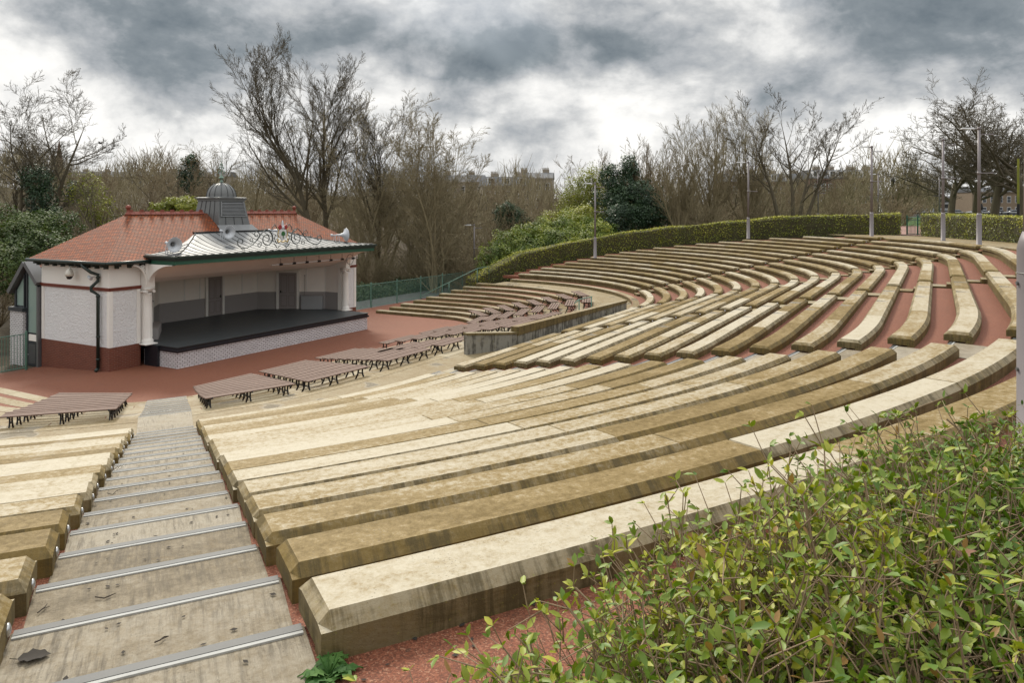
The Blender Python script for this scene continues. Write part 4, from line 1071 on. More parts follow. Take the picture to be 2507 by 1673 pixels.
# lighting bar under the canopy
LB = empty('lighting_bar', P(9, .7, 4.2), 'white stage lighting bar with black clamps hung under the canopy', 'lighting bar')
mb = MB(); mb.tube([P(5.9, .75, 4.02), P(12.3, .75, 4.02)], .032, 8); mb.build('bar', [M['winwhite']], LB, True)
for k in range(7):
    u = 6.5+.9*k; mb = MB(); mb.tube([P(u-.10, .75, 4.02), P(u+.10, .75, 4.02)], .06, 8); mb.tube([P(u, .75, 4.02), P(u, .75, 4.40)], .012, 5); mb.build('clamp', [M['black']], LB)
mb = MB(); pts = [P(11.6+.28*math.cos(a), .70, 3.98+.28*math.sin(a)) for a in np.linspace(0, 2*PI, 22)[:-1]]; mb.tube(pts, .012, 5, closed=True); mb.build('cable_loop', [M['black']], LB)
def dome_cam(loc, out, lab):
    o = empty('security_camera', loc, lab, 'security camera', 'dome security cameras'); loc = Vector(loc); out = Vector(out)
    mb = MB(); mb.tube([loc+out*.0+Vector((0, 0, .16)), loc+out*.28+Vector((0, 0, .18)), loc+out*.32+Vector((0, 0, .10))], .035, 8); mb.build('bracket', [M['offwhite']], o, True)
    c = loc+out*.32; mb = MB(); mb.lathe((c.x, c.y, c.z-.22), [(.16, 0), (.17, .10), (.14, .22), (.07, .32), (.05, .34)], 16); mb.build('housing', [M['offwhite']], o, True)
    mb = MB(); mb.lathe((c.x, c.y, c.z-.22), [(.02, -.14), (.08, -.12), (.125, -.05), (.13, 0)], 16); mb.build('lens_dome', [M['blackgl']], o, True)
dome_cam(P(UW0, 4.35, 4.15), -al, 'white dome security camera on the end wall left of the downpipe')
dome_cam(P(UW1, 2.4, 4.15), al, 'white dome security camera at the far right corner of the bandstand')
o = empty('security_camera', P(UW0, 3.0, 3.95), 'small bullet security camera tucked beside the green downpipe', 'security camera'); mb = MB()
mb.tube([P(UW0-.02, 3.0, 3.95), P(UW0-.22, 3.0, 3.92)], .02, 6); mb.tube([P(UW0-.22, 3.12, 3.95), P(UW0-.28, 2.86, 3.88)], [.07, .075], 10); mb.build('housing', [M['horn']], o)
o = empty('equipment_cabinet', P(12.0, 4.2, SZ), 'low grey cabinet on the stage beside the right column', 'cabinet')
dv = (Vector(IN[4])-Vector(IN[3])).normalized(); nn = Vector((dv.y, -dv.x)); ln = (Vector(IN[4])-Vector(IN[3])).length
def T3(x, y, z): q = Vector(IN[3])+dv*x+nn*y; return P(q.x, q.y, z)
mb = MB(); mb.box((ln*.66, .06, SZ+.004), (ln*.97, .30, SZ+.80), 0, T3, .015); mb.build('body', [M['concgrey']], o)
mb = MB(); mb.box((ln*.655, .05, SZ+.803), (ln*.975, .32, SZ+.83), 0, T3); mb.build('lid', [M['doorgrey']], o)
mb = MB(); mb.tube([T3(ln*.70, .1, SZ+.83), T3(ln*.70, .1, SZ+1.95)], .010, 5); mb.tube([T3(ln*.70, .1, SZ+1.95), T3(ln*.70, .1, SZ+2.0)], .03, 6); mb.build('cable_conduit', [M['doordark']], o)
# ================================================================== LAMP POSTS
def lamp_post(h=5.5):
    o = empty('lamp_post', (0, 0, 0), 'x', 'lamp post')
    mb = MB(); mb.lathe((0, 0, 0), [(.14, 0), (.14, .03), (.115, .04), (.112, 1.42), (.105, 1.46), (.078, 1.52)], 16); mb.build('base_column', [M['pole']], o, True)
    mb = MB(); mb.tube([(0, 0, 1.5), (0, 0, h-.12)], [.074, .058], 12); mb.tube([(0, 0, h-.12), (0, 0, h)], [.075, .075], 12); mb.tube([(0, 0, h*.60), (0, 0, h*.60+.14)], .085, 10); mb.build('pole', [M['pole']], o, True)
    mb = MB(); mb.tube([(0, 0, h-.10), (-.30, 0, h-.09)], .028, 6); mb.build('lamp_arm', [M['pole']], o)
    mb = MB(); V = [(-.25, -.10, h-.11), (-.85, -.09, h-.10), (-.85, .09, h-.10), (-.25, .10, h-.11), (-.28, -.06, h-.02), (-.80, -.05, h-.06), (-.80, .05, h-.06), (-.28, .06, h-.02)]
    mb.add(V, [(3, 2, 1, 0), (4, 5, 6, 7), (0, 1, 5, 4), (1, 2, 6, 5), (2, 3, 7, 6), (3, 0, 4, 7)]); mb.build('lamp_head', [M['polelight']], o)
    mb = MB(); mb.tube([(0, 0, h-.34), (.62, 0, h-.34)], .024, 6); mb.tube([(.50, 0, h-.34), (.66, 0, h-.34)], .036, 6); mb.build('upper_arm', [M['pole']], o)
    mb = MB(); mb.tube([(0, 0, h*.60+.07), (.62, 0, h*.60+.07)], .024, 6); mb.tube([(.50, 0, h*.60+.07), (.66, 0, h*.60+.07)], .036, 6); mb.build('lower_arm', [M['pole']], o)
    return o
LP = lamp_post(); LPK = kids(LP)
lps = [((2397, 603), 34.8, 'grey lamp post just right of the hedge gate and nearest to the curved top row', 5.1),
 ((2309, 590), 40.6, 'grey lamp post standing before the hedge immediately right of the green gate', 5.1),
 ((2134, 582), 45.2, 'grey lamp post at the top row end just left of the green gate', 5.1),
 ((1832, 586), 53.5, 'grey lamp post against the long clipped hedge beside the upper far rows', 4.7),
 ((1457, 633), 54.8, 'grey lamp post in front of the green shrub bank at the far wing', 3.25),
 ((1161, 700), 66.0, 'grey lamp post beyond the green railings by the sloping handrail', 0.0),
 ((2003, 0), 70.0, 'distant lamp post showing over the long hedge before the red terrace', 4.9),
 ((2150, 0), 76.0, 'distant lamp post close behind the tall one left of the gate', 4.9),
 ((2300, 0), 84.0, 'most distant lamp post, seen beside the post right of the gate', 4.9)]
for i, ((px, py), d, lab, z) in enumerate(lps):
    x = (px-CX)/F*d
    if i == 0: LP.location = (x, d, z); LP['label'] = lab; LP['group'] = 'grey lamp posts round the seating'
    else: copy_tree(LP, (x, d, z), random.uniform(-.12, .12) + (PI if px == 2300 else 0), 1, lab, 'grey lamp posts round the seating', LPK)
# the near post at the right edge: stouter, with an inspection door
o = empty('lamp_post', (3.072, 4.35, 5.02), 'large near grey post with inspection door at the right edge of the photo', 'lamp post', 'grey lamp posts round the seating')
c = (3.072, 4.35, 5.02); mb = MB(); mb.lathe(c, [(.20, 0), (.20, .03), (.142, .04), (.140, 1.56), (.132, 1.60), (.112, 1.66)], 28); mb.build('base_column', [M['pole']], o, True)
mb = MB(); mb.lathe(c, [(.110, 1.64), (.10, 2.4), (.08, 5.5)], 24); mb.build('pole', [M['pole']], o, True)
mb = MB(); 
for z in (.35, .86, 1.36):
    for w in (2.9, 3.9): mb.tube([(c[0]+.139*math.cos(w), c[1]+.139*math.sin(w), c[2]+z), (c[0]+.150*math.cos(w), c[1]+.150*math.sin(w), c[2]+z)], .012, 8)
mb.tube([(c[0]+.1405*math.cos(w), c[1]+.1405*math.sin(w), c[2]+.28) for w in np.linspace(2.6, 4.2, 9)], .003, 4); mb.tube([(c[0]+.1405*math.cos(w), c[1]+.1405*math.sin(w), c[2]+1.42) for w in np.linspace(2.6, 4.2, 9)], .003, 4)
mb.build('inspection_door', [M['horndark']], o)

# ================================================================== TERRAIN
def H_out(v): return float(np.interp(v, [-60, -30, -24, -19, -14, -9, -5, -2, 0.5, 3], [5.2, 5.1, 5.0, 4.75, 4.3, 3.6, 2.9, 2.1, .6, -.05]))
def hedge_u(v): return float(np.interp(v, [-32, -26.4, -20, -15, -10, -6, -3, -.9, .5], [26, 33.4, 35.6, 36.2, 35.9, 34.3, 32.2, 29.6, 26.5]))
def rho(u, v):
    if v >= VC: return abs(u-5)-7.85 if u > UR or u < UL else 0
    if u < UL: return math.hypot(u-UL, v-VC)
    if u > UR: return math.hypot(u-UR, v-VC)
    return VC-v
def terrain(u, v):
    x = PX+AX[0]*u+AV[0]*v; y = PY+AX[1]*u+AV[1]*v
    if v < 4.5 and rho(u, v) < 40 and (u < hedge_u(v)+.6 or v < -27) and not (u > 30 and v > -24.5 and rho(u, v) > 37):
        if rho(u, v) < 36.8 or v > VC: return -1.2 if rho(u, v) < 29 else 4.4
    if v < 9.0:
        z = H_out(v)
        far = max(0, math.hypot(x, y)-170)
        if 3.0 <= v < 9.3: z = -.35
        return z+min(3, far*.01)*0
    # beyond the path: river gorge, then a wooded rise with distance
    g = -.35-2.6*min(1, (v-9.0)/6) if v < 40 else -2.95+ (v-40)*.14
    t = min(1, max(0, (v-9)/30)); d = max(0, v-30)
    g = -.35-2.4*math.sin(min(1, (v-9)/16)*PI/2)+min(14.5, d*.11)
    # to the right the ground behind the bank stays high
    r = min(1, max(0, (u-60)/50))
    return g*(1-r)+max(g, 3.5)*r
def grid(vals): return np.array(sorted(set(vals)))
us = grid(list(np.arange(-40, 60, 1.0))+list(-40-1.25**np.arange(6, 27))+list(60+1.22**np.arange(4, 33)))
vs = grid(list(np.arange(-40, 30, 1.0))+list(-40-1.3**np.arange(4, 23))+list(30+1.25**np.arange(4, 29)))
V = np.array([[*P(u, v, 0)[:2], terrain(u, v)+(.25*math.sin(u*.7+v)*math.sin(v*.9) if v > 14 else 0)] for v in vs for u in us])
nu = len(us); Fq = np.array([(j*nu+i, j*nu+i+1, (j+1)*nu+i+1, (j+1)*nu+i) for j in range(len(vs)-1) for i in range(nu-1)])
tag(npmesh('ground', V, Fq, M['earth'], smooth=False), kind='structure')
# lawn and road seen above the hedge on the right
mb = MB(); a = [at(1900, 0, 62), at(2380, 0, 75), at(2600, 0, 150), at(2000, 0, 150)]; mb.quad(*[Vector((p.x, p.y, 5.12)) for p in (a[0], a[1], a[2], a[3])]); tag(mb.build('lawn', [M['grass']]), kind='structure')
mb = MB(); a = [at(1950, 0, 150), at(2650, 0, 150), at(2700, 0, 330), at(2000, 0, 330)]; mb.quad(*[Vector((p.x, p.y, 5.16)) for p in a]); tag(mb.build('road', [M['asphalt']]), kind='structure')
mb = MB(); a = [at(2195, 0, 49), at(2290, 0, 47), at(2290, 0, 75), at(2205, 0, 75)]; mb.quad(*[Vector((p.x, p.y, 5.14)) for p in a]); tag(mb.build('gate_path', [simple('pink_path', (.26, .15, .12), .9, 0, .2, 4)]), kind='structure')

# ================================================================== FOLIAGE HELPERS
def leaf_cloud(name, pts, size, mats, parent, rng, nrm=None, spread=1.0, blk=None, asp=.5, fold=False):
    """one leaf-shaped face per point"""
    n = len(pts); pts = np.asarray(pts)
    a = rng.normal(size=(n, 3)); a /= np.linalg.norm(a, axis=1)[:, None]
    if nrm is not None:
        a = a*spread+nrm; a /= np.linalg.norm(a, axis=1)[:, None]
    b = rng.normal(size=(n, 3)); b -= (b*a).sum(1)[:, None]*a; b /= np.linalg.norm(b, axis=1)[:, None]; c = np.cross(a, b)
    s = size*rng.uniform(.6, 1.3, n)[:, None]
    if fold:
        # six points: base, two sides, two upper sides, tip, folded along the midrib
        h = a*s*.13
        tpl = [(-b*s*.5, 0), (-b*s*.12+c*s*asp*.42+h, 0), (b*s*.2+c*s*asp*.36+h, 0), (b*s*.55-h*.6, 0), (b*s*.2-c*s*asp*.36+h, 0), (-b*s*.12-c*s*asp*.42+h, 0), (b*s*.05, 0)]
        V = np.stack([pts+t[0] for t in tpl], 1).reshape(-1, 3); base = np.arange(n)[:, None]*7
        Fq = np.concatenate([base+np.array([[0, 6, 1, 1]]), ], 0)
        q = np.stack([np.stack([base[:, 0]+i for i in f], 1) for f in ((0, 6, 2, 1), (6, 3, 2, 2), (0, 5, 4, 6), (6, 4, 3, 3))], 1)
        quads = np.stack([np.stack([base[:, 0]+i for i in f], 1) for f in ((0, 6, 2, 1), (0, 5, 4, 6))], 1).reshape(-1, 4)
        tris = np.stack([np.stack([base[:, 0]+i for i in f], 1) for f in ((6, 3, 2), (6, 4, 3))], 1).reshape(-1, 3)
        t2 = np.concatenate([quads[:, [0, 1, 2]], quads[:, [0, 2, 3]], tris])
        bk = rng.uniform(0, 1, n) if blk is None else blk
        return npmesh(name, V, t2, mats, parent, np.concatenate([np.repeat(bk, 2), np.repeat(bk, 2), np.repeat(bk, 2)]))
    V = np.stack([pts-b*s*.5, pts+c*s*asp*.5, pts+b*s*.5, pts-c*s*asp*.5], 1).reshape(-1, 3)
    Fq = np.arange(n*4).reshape(-1, 4)
    return npmesh(name, V, Fq, mats, parent, rng.uniform(0, 1, n) if blk is None else blk)
def seg_mesh(name, p0, p1, r0, r1, mats, parent=None, n=3, rng=RNG):
    p0, p1 = np.asarray(p0), np.asarray(p1); m = len(p0); t = p1-p0; t /= (np.linalg.norm(t, axis=1)[:, None]+1e-9)
    up = np.where(np.abs(t[:, 2:3]) < .9, np.array([[0, 0, 1.]]), np.array([[1., 0, 0]])); a = np.cross(t, up); a /= np.linalg.norm(a, axis=1)[:, None]; b = np.cross(t, a)
    V = []
    for P_, r in ((p0, r0), (p1, r1)):
        for k in range(n):
            w = 2*PI*k/n; V.append(P_+(a*math.cos(w)+b*math.sin(w))*np.asarray(r)[:, None])
    V = np.stack(V, 1).reshape(-1, 3); base = np.arange(m)[:, None]*2*n
    Fq = np.concatenate([base+np.array([[k, (k+1) % n, n+(k+1) % n, n+k]]) for k in range(n)])
    return npmesh(name, V, Fq, mats, parent, smooth=n > 4)

# ================================================================== CLIPPED HEDGES
def hedge(lab, pts, h, w, dens, seed, name='clipped_hedge'):
    """pts: (x, y, z) world points along the base line"""
    rng = np.random.default_rng(seed); pts = [Vector(p) for p in pts]; o = empty(name, pts[len(pts)//2], lab, 'hedge'); L0 = wloc(o)
    # resample
    st = [pts[0]]
    for a, b in zip(pts[:-1], pts[1:]):
        k = max(1, int((b-a).length/.5))
        for i in range(1, k+1): st.append(a.lerp(b, i/k))
    mb = MB(); n = len(st); V = []; prof = [(-.5, -.3), (-.52, .5), (-.5, .93), (-.44, 1), (.44, 1), (.5, .93), (.52, .5), (.5, -.3)]
    for i, p in enumerate(st):
        d = (st[min(i+1, n-1)]-st[max(i-1, 0)]); d.z = 0; d.normalize(); nr = Vector((-d.y, d.x, 0))
        for (x, z) in prof: V.append(p+nr*x*(w-.12)+Vector((0, 0, z*(h-.06)))+Vector([random.uniform(-.03, .03) for _ in range(3)]))
    Fc = [(i*8+k, i*8+k+1, (i+1)*8+k+1, (i+1)*8+k) for i in range(n-1) for k in range(7)]+[tuple(range(7, -1, -1)), tuple((n-1)*8+k for k in range(8))]
    mb.add(V, Fc); mb.build('hedge_core', [M['hedgecore']], o)
    P_ = []; Nn = []; tot = 0; B = []
    for i in range(n-1):
        a, b = st[i], st[i+1]; d = (b-a); ln = d.length; d2 = Vector((d.x, d.y, 0)).normalized(); nr = Vector((-d2.y, d2.x, 0)); area = ln*(2*h+w); m = int(area*dens)
        t = rng.uniform(0, 1, m); q = rng.uniform(0, 2*h+w, m)
        und = .05*math.sin(i*.31)+.035*math.sin(i*.83+1)
        for k in range(m):
            c = a.lerp(b, t[k]); qq = q[k]
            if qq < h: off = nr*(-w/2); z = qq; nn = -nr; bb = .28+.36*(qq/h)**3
            elif qq < h+w: off = nr*(qq-h-w/2); z = h; nn = Vector((0, 0, 1)); bb = .75  # top leaves palest: light from above put into the leaf colour
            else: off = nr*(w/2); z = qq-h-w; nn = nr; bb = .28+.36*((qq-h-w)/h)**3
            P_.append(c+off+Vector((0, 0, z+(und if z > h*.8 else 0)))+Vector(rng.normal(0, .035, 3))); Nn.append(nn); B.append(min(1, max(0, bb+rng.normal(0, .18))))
    for e in (0, n-1):
        m = int(h*w*dens); d = (st[min(e+1, n-1)]-st[max(e-1, 0)]); d.z = 0; d.normalize(); nr = Vector((-d.y, d.x, 0)); sg = -1 if e == 0 else 1
        for k in range(m): P_.append(st[e]+nr*rng.uniform(-w/2, w/2)+Vector((0, 0, rng.uniform(0, h)))+d*sg*.03+Vector(rng.normal(0, .03, 3))); Nn.append(d*sg); B.append(rng.uniform(.1, .6))
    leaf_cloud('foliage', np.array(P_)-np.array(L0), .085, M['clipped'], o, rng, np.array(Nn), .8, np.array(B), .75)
    return o
def Pz(u, v, z): return P(u, v, z)
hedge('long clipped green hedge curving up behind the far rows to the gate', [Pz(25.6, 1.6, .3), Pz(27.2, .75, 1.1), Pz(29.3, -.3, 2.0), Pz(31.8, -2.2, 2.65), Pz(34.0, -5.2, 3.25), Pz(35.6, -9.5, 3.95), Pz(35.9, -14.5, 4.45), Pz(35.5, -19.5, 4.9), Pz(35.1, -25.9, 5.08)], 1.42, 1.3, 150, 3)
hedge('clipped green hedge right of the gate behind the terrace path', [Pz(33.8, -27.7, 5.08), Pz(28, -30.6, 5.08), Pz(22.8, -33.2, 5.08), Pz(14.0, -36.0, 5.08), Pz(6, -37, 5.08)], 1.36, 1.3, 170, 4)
# gate
GA, GB = P(34.95, -26.35, 5.1), P(33.95, -27.6, 5.1)
o = empty('metal_gate', (GA+GB)/2, 'pair of green metal gates in the gap between the clipped hedges', 'gate')
for a, b in ((GA, (GA+GB)/2), ((GA+GB)/2, GB)):
    mb = MB(); d = b-a
    for k in range(8):
        p = a+d*(k+.5)/8; mb.tube([p+Vector((0, 0, .06)), p+Vector((0, 0, 1.22))], .013, 5)
    for z in (.10, 1.0, 1.18): mb.tube([a+Vector((0, 0, z)), b+Vector((0, 0, z))], .024, 6)
    mb.build('gate_leaf', [M['green']], o)
for p in (GA, (GA+GB)/2, GB):
    mb = MB(); mb.tube([p, p+Vector((0, 0, 1.32))], .05, 8); mb.build('gate_post', [M['green']], o)

# ================================================================== FOREGROUND PRIVET HEDGE
rng = np.random.default_rng(21)
o = empty('privet_hedge', (1.2, 1.7, 5.1), 'large leafy foreground hedge with pale twigs filling the lower right corner', 'hedge'); O0 = np.array(wloc(o))
tdir = np.array([.83, .555, 0]); tdir /= np.linalg.norm(tdir); ndir = np.array([tdir[1], -tdir[0], 0])   # ndir points back towards the camera side
H0 = np.array([.0, 1.40, 0])
def hump(s):      # hedge top height above 5.1 along its length, ragged
    return 1.0+.04*math.sin(s*2.3+.5)+.03*math.sin(s*5.1)-.26*max(0, .75-s)**1.3-.05*min(1, max(0, s-1.2))-.02*max(0, s-2.5)
def fedge(s): return .05*math.sin(s*3.1)+.05*math.sin(s*7.3+1)
stems = [[], [], [], []]; LPt = []; LN = []; LB_ = []; sprigs = []
NS = 16500
for i in range(NS):
    s = rng.uniform(-.42, 5.6); q = rng.uniform(.0, 1.55) if i < 12000 else rng.uniform(-.02, .42)
    edge = q < .14 or s < .25
    top = hump(s)*(1-.22*max(0, (.22-q)/.22)**1.5)
    base = H0+tdir*s+ndir*(q+fedge(s)); 
    cam = base[1]
    if cam < .55: continue
    z = 5.1+top-rng.uniform(.30, .52); L_ = rng.uniform(.28, .50)
    lean = np.array([rng.normal(0, .32), rng.normal(0, .32), 1.0])-ndir*(.55 if edge else .0)*rng.uniform(.2, 1)-tdir*(.5 if s < .3 else 0)
    lean /= np.linalg.norm(lean); p = np.array([base[0], base[1], z]); n = 6; prev = p.copy(); r = rng.uniform(.0020, .0042)
    vigour = rng.uniform() < .012
    if vigour: L_ += .09
    yl = rng.uniform()
    for k in range(n):
        lean = lean+rng.normal(0, .10, 3); lean /= np.linalg.norm(lean); nx = prev+lean*L_/n
        stems[0].append(prev); stems[1].append(nx); stems[2].append(r*(1-k/n*.6)); stems[3].append(r*(1-(k+1)/n*.6))
        if k >= 2:
            w = rng.uniform(0, 2*PI); sd = np.cross(lean, [math.cos(w), math.sin(w), .2]); sd /= np.linalg.norm(sd)
            nl = 2
            dens = .55+.45*min(1, s/3.0)
            for j in range(nl):
                if rng.uniform() > dens*(.62 if q > .4 and q < 1.6 and rng.uniform() < .5 else 1): continue
                for sg in (-1, 1):
                    tipd = sd*sg*.85+lean*rng.uniform(.15, .7)+rng.normal(0, .15, 3); tipd /= np.linalg.norm(tipd)
                    LPt.append((nx*1.0+tipd*.004, tipd)); LB_.append(min(1, max(0, .34+.5*yl*rng.uniform(.2, 1)+(.12 if k > 4 else -.10)))); 
                w += PI/2; sd = np.cross(lean, [math.cos(w), math.sin(w), .2]); sd /= np.linalg.norm(sd)
        # small side twigs
        for _q in range(int(rng.uniform() < .75)+int(rng.uniform() < .35)):
            sdv = lean+rng.normal(0, .7, 3); sdv /= np.linalg.norm(sdv); e = nx+sdv*rng.uniform(.03, .10)
            stems[0].append(nx); stems[1].append(e); stems[2].append(.0016); stems[3].append(.0010)
            for sg in (-1, 1, 1):
                tipd = np.cross(sdv, rng.normal(size=3)); tipd /= np.linalg.norm(tipd); tipd = tipd*.8+sdv*.5; tipd /= np.linalg.norm(tipd)
                LPt.append((e, tipd)); LB_.append(min(1, max(0, .2+.55*rng.uniform())))
        prev = nx
    for j in range(2):
        tipd = lean+rng.normal(0, .3, 3); tipd /= np.linalg.norm(tipd); LPt.append((prev, tipd)); LB_.append(min(1, .35+.4*yl))
# woody inner stems rising from the ground
for i in range(900):
    s = rng.uniform(-.1, 5.4); q = rng.uniform(.12, 1.3); base = H0+tdir*s+ndir*q
    if base[1] < .5: continue
    z0 = 5.1+rng.uniform(.0, .45); p = np.array([base[0], base[1], z0]); d = np.array([rng.normal(0, .5), rng.normal(0, .5), 1.]); r = rng.uniform(.003, .008)
    for k in range(5):
        d = d+rng.normal(0, .28, 3); d /= np.linalg.norm(d); nx = p+d*rng.uniform(.10, .17); stems[0].append(p); stems[1].append(nx); stems[2].append(r); stems[3].append(r*.85); r *= .85; p = nx
seg_mesh('twigs', np.array(stems[0])-O0, np.array(stems[1])-O0, stems[2], stems[3], M['privet_twig'], o, 4)
A_ = np.array([a for a, _ in LPt]); T_ = np.array([t for _, t in LPt]); n = len(A_); print('privet leaves', n)
Bk = np.clip(np.array(LB_)+rng.normal(0, .12, len(LB_)), 0, 1); Bk[rng.uniform(size=len(Bk)) < .025] = 2.0; sz = (.012+.023*rng.beta(1.5, 2.0, n))[:, None]*(1.0)
side = np.cross(T_, np.tile([0, 0, 1.], (n, 1))+rng.normal(0, .35, (n, 3))); side /= np.linalg.norm(side, axis=1)[:, None]; nrm = np.cross(side, T_)
curl = rng.uniform(-.05, .30, n)[:, None]
ring = [(0, 0, 0), (.30, .21, .03), (.68, .19, .035), (1.0, 0, -.05), (.68, -.19, .035), (.30, -.21, .03), (.5, 0, -.03)]
V = np.stack([A_-O0+T_*sz*a+side*sz*b+nrm*sz*(c_+0)-nrm*sz*curl*a*a for a, b, c_ in ring], 1).reshape(-1, 3); base = np.arange(n)*7
tr_ = [(0, 6, 1), (6, 2, 1), (6, 3, 2), (0, 5, 6), (6, 5, 4), (6, 4, 3)]
Fq = np.concatenate([np.stack([base+i for i in f], 1) for f in tr_])
npmesh('leaves', V, Fq, M['privet'], o, np.tile(Bk, len(tr_)))
# dry brown leaf caught in the hedge
def curled_leaf(name, lab, c, s, m_, rz, tilt, curl):
    mb = MB(); n = 9; V = []; R_ = Matrix.Rotation(rz, 3, 'Z') @ Matrix.Rotation(tilt, 3, 'X')
    for i in range(n):
        t = i/(n-1); w = (math.sin(PI*t**.8)**.8)*.34*(1+.25*math.sin(i*2.4))
        for j in range(-2, 3):
            x = (t-.5); y = w*j/2; z = curl*(abs(j)/2)**2*w+curl*.5*math.sin(t*4)*.3
            V.append(Vector(c)+R_@Vector((x*s, y*s, z*s+.006)))
    Fc = [(i*5+j, i*5+j+1, (i+1)*5+j+1, (i+1)*5+j) for i in range(n-1) for j in range(4)]
    mb.add(V, Fc); mb.tube([Vector(c)+R_@Vector((-.5*s, 0, .006)), Vector(c)+R_@Vector((-.72*s, .05*s, .01))], .0018, 4)
    ob = mb.build(name, [m_], None, True); tag(ob, lab, 'leaf'); return ob
p = at(2335, 1385, 1.42); curled_leaf('dry_leaf', 'dry curled brown leaf caught in the top of the foreground hedge', (p.x, p.y, p.z+.02), .062, M['deadleaf'], 1.2, .5, .75)

# ================================================================== SMALL THINGS ON THE STAIRS
def on_step(px, py, z): d = F*(EYE-z)/(py-HY); return Vector(((px-CX)/F*d, d, z))
z1 = kZ(1)+.013; z2_ = kZ(2)+.013; z0_ = kZ(0)+.013
curled_leaf('dead_leaf', 'large dark rotting leaf lying on the foreground concrete step', on_step(84, 1611, z1), .13, M['darkleaf'], .35, 0, .12)
def twig(pts, z, lab, r=.0035):
    mb = MB(); q = [on_step(x, y, z)+Vector((0, 0, r+random.uniform(0, .006))) for x, y in pts]; mb.tube(q, [r]*(len(q)-1)+[r*.4], 5); mb.tube([q[1], q[1]+Vector((.03, .02, .006))], r*.5, 4)
    tag(mb.build('fallen_twig', [M['twig']]), lab, 'twig', 'fallen twigs on the stairs')
twig([(233, 1466), (255, 1468), (270, 1461), (285, 1456)], z2_, 'forked dark twig left on the third step from the bottom edge')
twig([(378, 1577), (392, 1572), (402, 1563), (412, 1561)], z1, 'short dark twig on the step right of the rotting leaf')
twig([(92, 1505), (102, 1497), (110, 1490), (116, 1483)], z2_, 'thin twig at the left edge of the third foreground step')
twig([(262, 1210), (275, 1213), (286, 1203), (296, 1201)], kZ(6)+.013, 'small dark twig further down the stairs near the left benches')
# weed at the bench end
w0 = on_step(805, 1650, 5.03); w0.z = 5.02
o = empty('weed_plant', w0, 'small green weed with lobed leaves at the foot of the nearest bench', 'plant'); mb = MB(); rr = random.Random(5)
for k in range(30):
    a = rr.uniform(0, 2*PI); ln = rr.uniform(.04, .10); up = rr.uniform(.5, 1.5); pr = w0.copy(); d = Vector((math.cos(a), math.sin(a), up)).normalized(); V = []; m = 9
    sd = Vector((-math.sin(a), math.cos(a), 0))
    for i in range(m+1):
        t = i/m; w = .026*math.sin(PI*min(1, t*.9+.08))*(1.5 if i % 2 else .55); p = w0+d*ln*t+Vector((math.cos(a), math.sin(a), 0))*ln*.5*t*t-Vector((0, 0, 1))*ln*.45*t**3
        V += [p-sd*w+Vector((0, 0, .004)), p, p+sd*w+Vector((0, 0, .004))]
    mb.add(V, [(3*i, 3*i+1, 3*i+4, 3*i+3) for i in range(m)]+[(3*i+1, 3*i+2, 3*i+5, 3*i+4) for i in range(m)], 0, None, rr.random())
mb.build('leaves', [M['weed']], o)
mb = MB()
for k in range(7): a = rr.uniform(0, 2*PI); mb.tube([w0, w0+Vector((math.cos(a)*.04, math.sin(a)*.04, .07))], .003, 4)
mb.build('stems', [M['weed']], o)
# moss tuft strip along the red edge, leaf litter as stuff
rng = np.random.default_rng(5); P_ = []
for k in range(900):
    s = rng.uniform(0, 1); r = int(rng.integers(0, 18)); R = RR(r)+rng.uniform(.24, .62); sA = cross(R, A1R)+rng.uniform(.1, 40)
    u, v, _, _ = path(R, sA)
    if sA < sE(r, R): P_.append(P(u, v, ZR(r)+.006))
for k in range(160):
    u, v, _, _ = path(rng.uniform(29.0, 29.9), cross(29.3, A1R)+rng.uniform(.0, 6)); P_.append(P(u, v, 5.026))
for k in range(160):
    kk = int(rng.integers(0, 12)); R = kR(kk)-.06; R2 = kR(kk-1) if kk else RR(17)+.8; R = rng.uniform(kR(kk)+.1, R2-.06); a, b = cross(R, A1L), cross(R, A1R); u, v, _, _ = path(R, rng.uniform(a+.03, b-.03)); P_.append(P(u, v, kZ(kk)+.016))
ob = leaf_cloud('leaf_litter', np.array([tuple(p) for p in P_]), .032, M['darkleaf'], None, rng, np.tile([0, 0, 1.], (len(P_), 1)), .12, None, .6); tag(ob, 'scattered dark leaf litter and crumbs on the red ground', kind='stuff')
